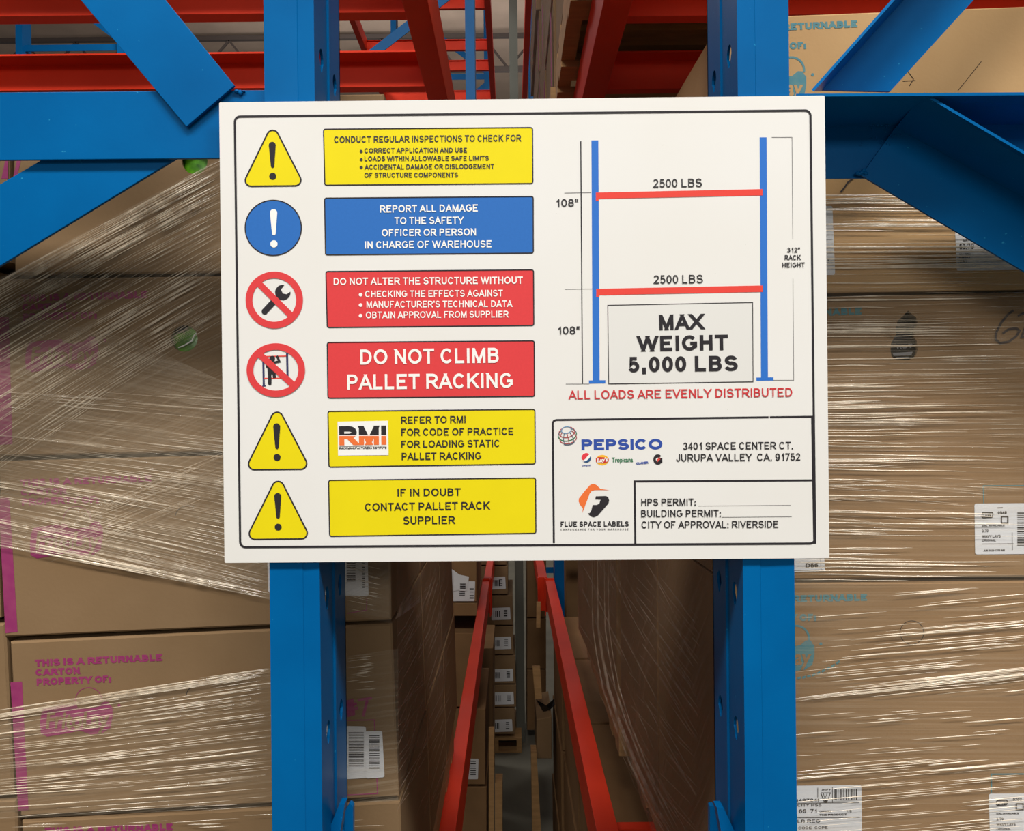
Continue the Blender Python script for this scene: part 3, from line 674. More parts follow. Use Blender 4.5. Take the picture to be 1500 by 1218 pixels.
Art(M2).text('G', 957, 970.2, 681, 680.8, 15, .25).build('brand_lettering', INK, lg)
Art(M3).poly([(966.5, 669), (961.4, 674.6), (963.8, 674.6), (961.6, 678.6), (967.5, 672.6), (965, 672.6)]).build('bolt_emblem', DRED, lg)
k = lambda x, y: (810 + x / 11.54, 700 + y / 11.54)
l2 = Art(M1).poly([k(*p) for p in [(690, 105), (740, 125), (770, 158), (805, 190), (955, 212), (800, 211), (700, 212), (650, 232), (618, 275), (600, 330), (560, 430), (525, 530), (497, 598), (505, 520), (455, 455), (432, 400), (440, 350), (520, 245), (620, 130), (655, 110)]]).build('supplier_logo', ORA, sg)
Art(M2).poly([k(*p) for p in [(725, 315), (900, 310), (935, 335), (950, 385), (938, 435), (760, 640), (690, 670), (640, 655), (587, 605), (622, 598), (648, 555), (672, 462), (740, 462), (785, 435), (805, 370), (712, 365)]]).build('logo_shape', INK, l2)
Art(M2).text('FLUE SPACE LABELS', 821.3, 921, 772.2, 771.6, 7.8, .17).build('logo_lettering', INKT, l2)
Art(M2).text('CONFORMANCE FOR YOUR WAREHOUSE', 821, 920.4, 777.4, 777, 2.6, .2, gap=.5).build('logo_caption', LGREY, l2)

# ================================================================== CARTONS
def carton(front, depth, back, label, m=CARD, group=None, holes=(), name='carton', cf=.003, cat='box'):
    """front: four 3-D corners TL,TR,BR,BL; hollow board box with eased edges, holes cut through the front board"""
    TL, TR, BR, BL = front; d = Vector(back).normalized() * depth
    cen = (BL + BR) / 2 + d / 2; o = thing(name, cen, label, cat, group); b = MB()
    rx = (TR - TL).normalized() * cf; up = (TL - BL).normalized() * cf; dn = Vector(back).normalized() * cf
    inn = [TL + rx - up, TR - rx - up, BR - rx + up, BL + rx + up]
    outl = [p + dn for p in front]; bk = [p + d - dn for p in front]
    n = len(inn); loops = [inn] + [list(h) for h in holes]
    flat = [p for l in loops for p in l]; b.add(flat, [tuple(t) for t in tessellate_polygon(loops)])
    # board thickness round each hole
    for h in holes:
        kk = len(h); q = list(h) + [p + dn * 1.6 for p in h]; b.add(q, [(i, (i + 1) % kk, kk + (i + 1) % kk, kk + i) for i in range(kk)])
    b.add(inn + outl, [(i, (i + 1) % 4, 4 + (i + 1) % 4, 4 + i) for i in range(4)])
    b.add(outl + bk, [(i, (i + 1) % 4, 4 + (i + 1) % 4, 4 + i) for i in range(4)])
    bin_ = [p + d for p in inn]
    b.add(bk + bin_, [(i, (i + 1) % 4, 4 + (i + 1) % 4, 4 + i) for i in range(4)]); b.add(bin_, [(0, 1, 2, 3)])
    b.build('body', m, o, recalc=False); return o
def circ(cx, cy, r, m, n=24, wob=0): return [m(cx + r * math.cos(2 * math.pi * i / n), cy + r * math.sin(2 * math.pi * i / n)) for i in range(n)]

PL = Plane(at(576, 905, 1.285), 2.2); LM = PL.m(); LA, LA2, LA3 = PL.m(.0004), PL.m(.0009), PL.m(.0014)
PR_ = Plane(at(1230, 600, 1.295), -2.0); RM = PR_.m(); RA, RA2, RA3 = PR_.m(.0004), PR_.m(.0009), PR_.m(.0014)
CARTG = 'cartons of the wrapped stacks'
Lrows = [([(18, 146), (562, 137), (565, 398), (21, 402)], 'top carton of the left stack, green bag showing at its hand hole under the brace', [(285, 236, 19)]),
         ([(-6, 409), (566, 401), (569, 657), (-2, 669)], 'second carton down the left stack, green bag showing in a round hand hole', [(270, 496, 19.5)]),
         ([(-3, 676), (569, 661), (573, 909), (6, 934)], 'third carton from the top of the left stack, a film edge crossing its lower half', []),
         ([(14, 941), (574, 914), (584, 1168), (29, 1197)], 'carton with crisp magenta THIS IS A RETURNABLE CARTON print, fourth in the left stack', []),
         ([(31, 1204), (586, 1175), (594, 1432), (36, 1460)], 'bottom carton of the left stack, only its top edge in view', [])]
cl = []
for i, (q, lb, hs) in enumerate(Lrows):
    fq = [LM(*p) for p in q]
    cl.append(carton(fq, .40, (0, 1, 0), lb, CARD, holes=[circ(*h, LM) for h in hs]))
    for dpt in (1, 2):
        sh = Vector((0, .405 * dpt, 0)); w0 = (fq[1] - fq[0]) * .3
        f2 = [fq[0] + w0 + sh, fq[1] + sh, fq[2] + sh, fq[3] + w0 + sh]
        carton(f2, .40, (0, 1, 0), '%s carton on the flue side of the left stack, %s row from the top' % (('middle', 'rear')[dpt - 1], ('top', 'second', 'third', 'fourth', 'bottom')[i]), CARD2)
for i, q in enumerate([[(-560, 155), (12, 146), (14, 384), (-560, 395)], [(-566, 403), (-12, 396), (-8, 645), (-566, 655)], [(-566, 664), (-9, 654), (0, 906), (-562, 930)], [(-560, 938), (7, 914), (20, 1166), (-552, 1192)], [(-552, 1200), (24, 1172), (28, 1455), (-548, 1484)]]):
    o = carton([LM(*p) for p in q], .40, (0, 1, 0), 'left-edge neighbour carton beside the left stack, %s row from the top' % ('top', 'second', 'third', 'fourth', 'bottom')[i], CARD)
    if i == 0: Art(LA).face([(10, 225), (12, 225), (12, 262), (2, 262)]).build('print_stripe', MAG, o)
def returnable(o, m, m2, A, B_, ink, x0, x1, y0, y1, s=1.0, logo=None, ringc=None):
    """THIS IS A RETURNABLE / CARTON / PROPERTY OF: and the maker's mark below"""
    dx, dy = (x1 - x0), (y1 - y0); g = 13.6 * s; sl = dy / dx
    A_ = Art(A); c = 10.3 * s
    A_.text('THIS IS A RETURNABLE', x0, x1, y0, y1, c, .25)
    A_.text('CARTON', x0 + 1, x0 + 1 + dx * .355, y0 + g, y0 + g + sl * dx * .355, c * .97, .25)
    A_.text('PROPERTY OF:', x0 + 2.5, x0 + 2.5 + dx * .585, y0 + g * 2.05, y0 + g * 2.05 + sl * dx * .585, c, .25)
    A_.build('printed_lettering', ink, o)
    if logo:
        lx0, ly0, lx1, ly1 = logo; W = lx1 - lx0; H_ = ly1 - ly0; sl2 = -.03
        P = lambda u, v: (lx0 + u * W, ly0 + v * H_ + sl2 * (u - .5) * W)
        blob = [P(*p) for p in [(.02, .25), (.05, .1), (.16, .05), (.5, .0), (.52, .12), (.66, .16), (.8, .1), (.88, -.06), (.95, -.04), (.97, .06), (1.0, .14), (1.0, .45), (.97, .8), (.86, .97), (.7, 1.0), (.55, .86), (.42, .92), (.1, 1.03), (.01, .92), (.0, .55)]]
        p = Art(A).poly(blob).build('printed_logo', ink, o)
        Art(B_).btext('FritoLay', P(.08, .0)[0], P(.94, 0)[0], P(.08, .74)[1], P(.94, .78)[1], H_ * .52, .03, .12).build('logo_lettering', m, p)
        a2 = Art(A).disc(P(1.09, .08), 2.3, n=10)
        if ringc: a2.line([(ringc[0] + ringc[2] * math.cos(R(t)), ringc[1] + ringc[2] * math.sin(R(t))) for t in range(*ringc[3])], ringc[4])
        a2.build('printed_mark', ink, o)
returnable(cl[3], CARD, None, LA, LA2, MAG, 51.5, 238, 977, 968.6, 1, (59, 1032, 165, 1077), (130, 1027, 19.5, (180, 361, 12), 1.0))
returnable(cl[2], CARD, None, LA, LA2, MAG, 30, 222, 713, 706, 1, (44, 768, 151, 816), (113, 762, 20, (180, 361, 12), .8))
returnable(cl[1], CARD, None, LA, LA2, MAG, 31.8, 216, 442, 437, 1, (37, 497, 144, 543))
returnable(cl[4], CARD, None, LA, LA2, MAG, 66, 253, 1223, 1217, 1, (70, 1285, 176, 1330))
Art(LA).face([(15.5, 1000), (32.6, 999), (42, 1187), (27, 1188.5)]).build('print_stripe', MAG, cl[3])
Art(LA).face([(-2, 730), (14, 729), (26, 926), (8, 928)]).build('print_stripe', MAG, cl[2])
Art(LA).face([(-5, 465), (13, 464), (18.5, 651), (-2, 652)]).build('print_stripe', MAG, cl[1])
Art(LA).face([(35, 190), (43, 190), (24, 262), (19, 262)]).build('print_stripe', MAG, cl[0])
for o, c in ((cl[3], (292, 1020)), (cl[2], (276, 757))):
    Art(LA).line([(c[0] + 19 * math.cos(R(t)), c[1] + 16 * math.sin(R(t))) for t in range(185, 300, 10)], 1.2).build('hand_hole_cut', FOLD, o)
def shiplabel(o, A, B_, q, seed, blocks, texts=(), r=3, lab=None):
    p = Art(A).poly(rpoly(q, r)).build('shipping_label', LABEL, o, label=lab)
    a = Art(B_); i = 0
    for bl in blocks: a.bars(*bl, seed + i); i += 1
    for t in texts:
        if t[0] == 'L': a.line(t[1], t[2])
        else: a.text(*t)
    if a.v: a.build('label_print', INKT, p)
    return p
shiplabel(cl[3], LA2, LA3, [(430, 1062), (536, 1064.5), (539, 1140), (434, 1146)], 5, [(511, 1073, 533, 1122, True), (468, 1073, 500, 1122, True)], [('78 4320', 505, 508, 1122, 1090, 3, .2)])
q = shiplabel(cl[3], PL.m(.0018), PL.m(.0022), [(533, 1071.5), (560, 1070.5), (563.5, 1138.5), (536, 1140.5)], 9, [(541, 1077, 556, 1126, True)])
Art(LA).line([(507, 1056), (548.5, 1055), (553, 1163), (507, 1165)], 1.6).build('printed_frame', MAG, cl[3])
Art(LA).text('#', 506, 527, 1052, 1046, 24, .16).line([(532, 1050), (538, 1026)], 4.2).line([(524, 1026), (545, 1023)], 3.6).build('printed_slogan', MAG, cl[3])
shiplabel(cl[2], LA2, LA3, [(391, 780), (538, 774), (540, 874), (393, 868)], 15, [(508, 786, 521, 852, True), (531, 786, 534.5, 862, True)])
Art(LA).line([(509, 899), (537, 894), (537.5, 876)], 1.4).build('printed_frame', MAG, cl[2])
for (x, y, r_, lb) in ((285, 236, .021, 'green snack bag inside the top left carton, seen through its hand hole'), (270, 498, .0225, 'green snack bag with a pale seam inside the second left carton')):
    c = PL.m(-.004)(x, y); g = thing('snack_bag', c - Vector((0, 0, .12)), lb, 'bag')
    MB().sphere(c + Vector((0, .056, -.012)), .10, .048, .09, 28, 18, lambda a_, t: .04 * math.sin(5 * a_) * math.sin(3 * t)).build('foil_body', GBAG, g)
    if y > 300:
        a = Art(PL.m(-.006)); a.line([(259, 509), (267, 506), (274, 502), (279, 499), (282, 491), (286, 487)], 1.6); a.build('seam', WHT, g)
        Art(PL.m(-.008)).poly([(252, 478), (262, 466), (272, 466), (274, 478), (268, 484), (254, 488)]).build('torn_flap', KBAG, g)
# folded dark seams beneath the film on the left stack
# ---- right stack
Rrows = [([(1058, 26), (1700, 1), (1700, 421), (1058, 431)], 'light-brightened carton at the top of the right stack with blue-green print, above the film', []),
         ([(1058, 438), (1700, 424), (1700, 843), (1062, 851)], 'middle carton of the right stack, torn hand hole showing a black bag', 1),
         ([(1062, 856), (1700, 850), (1700, 1420), (1066, 1440)], 'lowest carton in view of the right stack, round perforation under the film', [])]
hole = [RM(*p) for p in [(1306, 522), (1311, 526.5), (1320, 528), (1333, 527.5), (1341, 523), (1344, 513), (1343, 500), (1339, 494), (1340, 484), (1344, 473), (1342, 465), (1335, 460), (1330, 455), (1323, 463), (1315, 470), (1312, 480), (1313, 490), (1309, 496), (1305, 504), (1304.5, 514)]]
cr = []
for i, (q, lb, hs) in enumerate(Rrows):
    fq = [RM(*p) for p in q]
    cr.append(carton(fq, .52, (-.03, 1, 0), lb, CARDR if i else CARD_LIT, holes=[hole] if hs else []))
    for dpt in (1, 2, 3):
        sh = Vector((-.03, 1, 0)) * (.53 * dpt + (.06 if dpt > 1 else 0)); w0 = (fq[1] - fq[0]) * .5
        carton([fq[0] + sh, fq[1] - w0 + sh, fq[2] - w0 + sh, fq[3] + sh], .52, (-.03, 1, 0), 'flue-side carton of the right stack, %s behind the front one, %s layer' % (('first', 'second', 'third')[dpt - 1], ('top', 'middle', 'lower')[i]), CARD2)
for i, q in enumerate(([(1704, 1), (2300, -24), (2300, 411), (1704, 421)], [(1704, 424), (2300, 412), (2300, 836), (1704, 843)], [(1704, 850), (2300, 844), (2300, 1410), (1704, 1420)])):
    carton([RM(*p) for p in q], .52, (-.03, 1, 0), 'carton beyond the right edge of the view, %s layer' % ('top', 'middle', 'lower')[i], CARDR)
returnable(cr[0], CARD_LIT, None, RA, RA2, TEAL, 1069, 1256, 48.5, 40, 1, (1078, 108, 1181, 150), (1159, 103, 19, (165, 376, 12), 3))
returnable(cr[1], CARDR, None, RA, RA2, TEAL, 1074, 1262, 468, 461, 1, (1080, 528, 1184, 570))
returnable(cr[2], CARDR, None, RA, RA2, TEAL, 1084, 1270, 884, 880.5, 1, (1090, 942, 1193, 984), (1166, 936, 19, (165, 376, 12), 3))
a = Art(RA)
for i in range(9):
    t = i / 9; p = (1168 + 64 * t, 994 - 26 * t ** 1.7); a.line([p, (p[0] + 5, p[1] - 1.2 - 3 * t)], 3.2)
a.build('printed_slogan', TEAL, cr[2])
Art(RA).ring((1335.6, 927), 17.8, 16.8, n=36).build('hand_hole_cut', FOLD, cr[2])
Art(RA).line([(1452, 1166), (1452, 1134.5), (1700, 1133)], 2).build('printed_frame', TEAL, cr[2])
Art(RA).line([(1441, 742), (1440, 712), (1700, 710)], 1.2).build('printed_frame', TEAL, cr[1])
Art(RA3).line([(1484, 455), (1476, 461), (1466, 473), (1459, 487), (1458, 498), (1464, 503), (1477, 501), (1488, 493), (1493, 485), (1488, 481), (1476, 483), (1468, 489)], 3.3).line([(1490, 463), (1500, 459), (1512, 458), (1502, 478), (1496, 494), (1512, 494)], 3.1).build('marker_writing', PEN, cr[1])
Art(RA3).line([(1250, 261), (1242, 267), (1236, 276), (1231, 282)], 2.4).build('marker_writing', PEN, cr[0])
Art(RA).line([(1437.5, 90), (1420, 112), (1403, 133)], .9).build('scuff_line', FOLD, cr[0])
Art(RA).line([(1329, 104), (1338, 116), (1332, 126)], 1.0).line([(1322, 119), (1341, 118)], .8).build('scuff_line', FOLD, cr[0])
c = RM(1325, 500); g = thing('snack_bag', c - Vector((0, 0, .12)), 'black snack bag showing through the torn hand hole of the right stack', 'bag')
MB().sphere(c + Vector((0, .058, -.002)), .12, .05, .062, 28, 18, lambda a_, t: .03 * math.sin(6 * a_) * math.sin(4 * t)).build('foil_body', KBAG, g)
Art(PR_.m(-.007)).text('HOT', 1317, 1340, 511, 509, 5.5, .25).face([(1310, 517), (1340, 515), (1338, 520), (1312, 521)]).face([(1315, 523), (1334, 522.4), (1332, 525), (1318, 525)]).build('bag_print', mat('bag_grey', (130, 130, 132), .4), g)
Art(PR_.m(.003)).poly([(1312, 478), (1309, 488), (1305, 494), (1300, 490), (1303, 487), (1307, 490), (1309, 482)]).build('torn_tab', CARD2, cr[1])
# labels on the right stack
q = [(1140, 303), (1219, 302), (1223, 403), (1140, 405)]
shiplabel(cr[0], RA2, RA3, q, 21, [], [('L', [(1150, 330), (1219, 329)], .6), ('L', [(1150, 352), (1219, 351)], .6), ('7', 1212, 1214, 385, 385, 4, .2)])
shiplabel(cr[0], RA2, RA3, [(1398, 318), (1540, 316), (1544, 395), (1401, 397)], 22, [], [('$3.79', 1405, 1426, 366, 365, 8.5, .14), ('MAY 02', 1410, 1425, 354, 353, 2.8, .2), ('OPT 300', 1413, 1428, 370.5, 370, 2.6, .2), ('SECTION', 1404, 1421, 374.5, 374, 2.6, .2), ('SWEET', 1404, 1421, 379, 378.5, 2.6, .2), ('HEAT', 1403, 1416, 386, 385.5, 5, .15),
     ('JAN 05 2', 1409, 1429, 393, 392, 3.4, .16), ('L', [(1440, 383), (1473, 382)], 1.0), ('L', [(1439, 370), (1460, 369)], .8)])
shiplabel(cr[1], RA2, RA3, [(1427, 738), (1560, 737), (1562, 811.5), (1428, 812.5)], 24, [(1489.5, 751, 1520, 801, True)], [('L', rpoly([(1438, 751), (1454, 751), (1453, 758), (1438, 759)], 2) + [(1438, 753)], 1.4), ('LAYS', 1440, 1451, 757.5, 757, 4.6, .22), ('0548', 1461, 1474, 753.5, 753, 4.2, .2), ('L', [(1460.6, 744), (1468, 743.6)], 1.0),
     ('L', [(1466.2, 757), (1475.6, 757), (1475.6, 766.2), (1466.2, 766.2), (1466.2, 756.2)], 1.9), ('DAL AVAILABLE', 1438, 1471, 771.5, 771, 2.2, .2), ('3.79', 1438, 1447, 780, 779.8, 4, .14), ('WAVY LAYS', 1438, 1465, 788, 787.6, 4, .16), ('ORIGINAL', 1438, 1458, 793.5, 793.2, 3.6, .14), ('L', [(1438, 797), (1484, 796.6)], .6), ('L', [(1482, 780), (1482.4, 806)], .7), ('JUN 0520 1700 AM', 1440, 1471, 808, 807.4, 2.8, .18)])
shiplabel(cr[1], RA2, RA3, [(1120, 819), (1207, 816.5), (1208.5, 837), (1120, 840)], 25, [], [('D66', 1180, 1198, 832, 831.4, 6.6, .2), ('L', [(1201.5, 817.5), (1202.5, 836.5)], .6), ('L', [(1160, 836), (1206, 834.6)], .5)], r=1.5)
shiplabel(cr[2], RA2, RA3, [(1100, 1152), (1261.5, 1150), (1263, 1330), (1100, 1330)], 26, [(1222, 1155.5, 1254, 1172, False)], [('L', [(1150, 1176.5), (1258, 1176)], .8), ('L', [(1197.5, 1154), (1197.5, 1168)], .8), ('L', [(1219, 1153), (1219, 1176)], .8), ('LV (49784)', 1152, 1199, 1175, 1174, 4.4, .15), ('WOOD CITY HSS', 1140, 1203, 1182, 1181.4, 4.4, .14),
     ('66  71', 1170, 1196, 1191, 1190.6, 5.4, .15), ('CHIPPERS', 1200, 1217, 1190, 1189.6, 2.6, .2), ('7/9', 1239, 1247, 1191, 1190.6, 4.4, .13), ('THE PRODUCT', 1200, 1240, 1195, 1194.4, 2.6, .22), ('L', [(1150, 1198), (1259, 1197.4)], .8), ('79 LB REG', 1155, 1201, 1205.5, 1205, 4.6, .14), ('AND CODE  COPE', 1152, 1212, 1215, 1214, 3.8, .14), ('26 OF 8', 1203, 1216, 1158, 1157.8, 2.4, .2),
     ('L', [(1202, 1161.5), (1216, 1161.5), (1211, 1175), (1207, 1175), (1202, 1161.5)], 1.0), ('L', [(1205.5, 1161.5), (1208, 1170), (1211.5, 1161.5)], .8), ('L', [(1205, 1170.5), (1213, 1170.5)], .8), ('L', [(1209, 1171), (1209, 1176)], 3.6)])
shiplabel(cr[2], RA2, RA3, [(1448, 1163), (1580, 1162), (1582, 1240), (1450, 1240)], 27, [], [('L', rpoly([(1459, 1173), (1475, 1172), (1474, 1179), (1459, 1180)], 2) + [(1459, 1175)], 1.4), ('LAYS', 1461, 1472, 1179, 1178.5, 4.4, .22), ('0702', 1483, 1496, 1173, 1172.6, 4, .2), ('L', [(1488, 1177.5), (1498, 1177.5), (1498, 1186), (1488, 1186), (1488, 1176.8)], 1.9),
     ('DAL AVAILABLE', 1459, 1492, 1193, 1192.6, 2.2, .2), ('3.79', 1459, 1469, 1202, 1201.8, 4, .14), ('WAVY LAYS', 1459, 1487, 1210, 1209.6, 4, .16), ('ORIGINAL', 1459, 1480, 1216, 1215.6, 3.6, .14)])

# ================================================================== PALLETS
def pallet(x0, x1, y0, y1, z, label):
    o = thing('wooden_pallet', ((x0 + x1) / 2, (y0 + y1) / 2, z), label, 'pallet'); n = 7; L_ = y1 - y0
    for s in (0, .5, 1):
        xx = x0 + (x1 - x0 - .04) * s; MB().box((xx, y0, z + .018), (xx + .04, y1, z + .102)).build('stringer', WOOD, o)
    for i in range(n):
        yy = y0 + (L_ - .09) * i / (n - 1); MB().box((x0, yy, z + .102), (x1, yy + .09, z + .12)).build('deck_board', WOOD, o)
        if i % 3 == 0 or i in (1, 5): MB().box((x0, yy, z), (x1, yy + .09, z + .018)).build('bottom_board', WOOD, o)
    return o
zb = EYE - 1.09
pallet(-1.30, -.20, 1.31, 2.5, zb + .001, 'wooden pallet carrying the left wrapped stack')
pallet(.36, 1.34, 1.31, 2.38, zb + .001, 'wooden pallet carrying the right wrapped stack')
pallet(.33, 1.30, 2.45, 3.5, zb + .001, 'wooden pallet behind the right wrapped stack')
zt = EYE + .99
pallet(.15, 1.3, 1.32, 2.45, zt, 'wooden pallet on the overhead level, its boards seen from below above the right stack')
pallet(.142, 1.3, 2.6, 3.7, zt, 'second overhead wooden pallet along the right of the flue')
pallet(.135, 1.3, 3.85, 4.95, zt, 'third overhead wooden pallet along the right of the flue')
# overhead loads on the right: a few cartons deep and high
def wcart(x0, x1, y0, y1, z0, z1, label, m=CARD, twist=0.0, group=None):
    c = [Vector((x0, y0, z1)), Vector((x1, y0 + twist, z1)), Vector((x1, y0 + twist, z0)), Vector((x0, y0, z0))]
    return carton(c, y1 - y0, (0, 1, 0), label, m, group)
LOAD = (('nearest', 1.34, 2.42), ('middle', 2.62, 3.68), ('farthest', 3.87, 4.93))
for nm, ya, yb_ in LOAD:
    for r_ in range(4):
        z0 = zt + .121 + r_ * .31; off = rnd.uniform(-.008, .014)
        for c_ in range(2):
            yy = ya + c_ * (yb_ - ya) / 2
            o = wcart(.147 + off + rnd.uniform(0, .008), .75, yy, yy + (yb_ - ya) / 2 - .006, z0, z0 + .305, '%s overhead load right of the flue: %s carton, %s layer' % (nm, ('front', 'rear')[c_], ('bottom', 'second', 'third', 'top')[r_]), CARD)
            x = WL[o].x; xx = min(v.x for v in [Vector((.14, 0, 0))])
            MB().box((.1462 + off - .0005, yy + .02, z0 + .02), (.1468 + off, yy + .05, z0 + .27)).build('print_stripe', MAG, o)

# ---- second load down the left side of the flue
S2 = Plane((0, 4.3, EYE)); s2 = S2.m(); s2a, s2b = S2.m(.001), S2.m(.002)
def cq(x0, y0, x1, y1, m): return [m(x0, y0), m(x1, y0), m(x1, y1), m(x0, y1)]
o1 = carton(cq(560, 740, 698, 882, s2), .7, (0, 1, 0), 'far carton with crumpled white labels seen past the left stack', CARD2)
o3 = carton(cq(560, 928, 699, 1036, s2), .7, (0, 1, 0), 'far carton just under the low left beam, first row', CARD2)
o1b = carton(cq(560, 884, 699, 903, s2), .7, (0, 1, 0), 'low carton tray above the far end of the left beam', CARD2)
shiplabel(o1, s2a, s2b, [(655, 852), (696, 852), (695, 881), (655, 881)], 31, [(673, 855, 681, 874, True), (688, 862, 694, 878, True)], r=1)
Art(S2.m(.004)).poly([(661, 833), (673, 842), (687, 845), (686, 854), (683, 866), (672, 864), (660, 868), (655, 860), (657, 845)]).build('crumpled_label', LABEL, o1)
shiplabel(o1, S2.m(.005), S2.m(.007), [(671, 853), (684, 854), (683, 866), (670, 865)], 33, [(674, 855, 682, 864, True)], r=.5)
o1 = carton(cq(560, 1039, 711, 1150, s2), .7, (0, 1, 0), 'far carton with a barcode label, second row under the low left beam', CARD2)
shiplabel(o1, s2a, s2b, [(686, 1112), (701, 1112), (700, 1142), (684, 1142)], 35, [(689, 1115, 697, 1137, True)], r=1)
carton(cq(560, 1154, 713, 1296, s2), .7, (0, 1, 0), 'far carton at the bottom behind the left beam, third row', CARD2)
carton(cq(690, 950, 722, 1228, Plane((0, 5.35, EYE)).m()), .6, (0, 1, 0), 'narrow tall carton farther down the left of the flue', CARD2)
SQ = Plane((0, 4.0, EYE)).m()
MB().prism(cq(716, 1067, 724, 1290, SQ), (0, .02, 0)).build('plank', WOOD, label='narrow board standing on end left of the flue floor', cat='board')
MB().prism(cq(725, 1147, 736, 1330, SQ), (0, .1, 0)).build('plank', WOOD, label='short board standing at the left edge of the flue floor', cat='board')
# ---- far stack with seven labelled cartons at the end of the flue
FY = 6.15; FP = Plane((0, FY, EYE)); fm = FP.m(); fa = FP.m(.002)
ys = [790, 829, 872, 917, 960, 1003, 1037, 1077]; xr = [742, 744, 751, 752, 755, 756, 754]
for i in range(7):
    o = carton(cq(690, ys[i] + 1, xr[i], ys[i + 1] - 1, fm), .6, (0, 1, 0), 'brown carton with a white label in the far stack, %s from the top' % ('first', 'second', 'third', 'fourth', 'fifth', 'sixth', 'bottom one, seventh')[i], CARD)
    if i:
        x1 = xr[i] - 4; y = ys[i + 1] - 26 if i < 4 else ys[i + 1] - 22
        shiplabel(o, fa, FP.m(.004), [(720, y), (x1, y - 1), (x1 + 1, y + 17), (720, y + 18)], 40 + i, [(x1 - 9, y + 3, x1 - 4, y + 13, True, ), (723, y + 4, 732, y + 13, False)], r=1)
q = at(723, 1084, FY); pallet(-.36, .05, FY, FY + .6, .001, 'dark pallet under the far labelled stack')
for i, (a_, b_) in enumerate(((760, 905), (907, 980), (982, 1070))):
    carton(cq(772, a_, 800, b_, Plane((0, 6.4, EYE)).m()), .6, (0, 1, 0), 'dark brown carton right of the grey column, %s of three' % ('upper', 'middle', 'lower')[i], CARD2)
# ---- right side of the flue, below the beam
def stand(q, Y, dep, name, m, label, cat):
    MB().prism([at(x, y, Y) for x, y in q], (0, dep, 0)).build(name, m, label=label, cat=cat, recalc=True)
stand([(786, 883), (792, 883), (791.5, 920), (785.5, 920)], 4.7, .02, 'plank', WOOD, 'upper pale slat standing beside the right low beam', 'board')
stand([(780, 977), (791, 977), (794, 1024), (784, 1025)], 4.5, .02, 'plank', WOOD, 'middle pale slat right of the far column', 'board')
stand([(778, 1103), (786, 1103), (793, 1225), (781, 1300)], 4.3, .1, 'plank', WOOD, 'long weathered board standing at the right edge of the flue floor', 'board')
o = carton([at(786, 1055, 4.35), at(808, 1050, 4.35), at(808, 1112, 4.35), at(786, 1112, 4.35)], .4, (0, 1, 0), 'small tan carton standing right of the flue floor', CARD)
shiplabel(o, Plane((0, 4.35, EYE)).m(.001), Plane((0, 4.35, EYE)).m(.002), [(808, 1088), (807.5, 1088), (807.5, 1110), (808, 1110)], 50, [], r=.1) if False else None
def wcart(x0, x1, y0, y1, z0, z1, label, m=CARD, twist=0.0, group=None):
    c = [Vector((x0, y0, z1)), Vector((x1, y0 + twist, z1)), Vector((x1, y0 + twist, z0)), Vector((x0, y0, z0))]
    return carton(c, y1 - y0, (0, 1, 0), label, m, group)
for k_, (ya, xo) in enumerate(((2.3, .242), (3.12, .236), (3.95, .225))):
    for r_ in range(3):
        wcart(xo + .008 * ((r_ * 7 + k_ * 3) % 3), xo + .7, ya, ya + .8, .01 + r_ * .482, .01 + r_ * .482 + .478, 'dark floor-level carton right of the flue, %s of three along, %s layer' % (('nearest', 'middle', 'farthest')[k_], ('bottom', 'middle', 'top')[r_]), CARD2)
carton([at(829, 700, 5.5), at(930, 700, 5.5), at(930, 1160, 5.5), at(829, 1160, 5.5)], .5, (0, 1, 0), 'dark carton behind the second blue post on the right', CARD2)
c = at(800, 1030, 4.45); o = thing('plastic_scrap', c, 'crumpled dark plastic scrap hanging over the small tan carton', 'plastic'); p = MB()
p.add([at(785, 1025, 4.44), at(800, 1034, 4.4), at(812, 1024, 4.46), at(806, 1040, 4.42), at(796, 1044, 4.45), at(813, 1033, 4.44)], [(0, 1, 4), (1, 3, 4), (1, 2, 3), (2, 5, 3)]); p.build('sheet', KBAG, o)

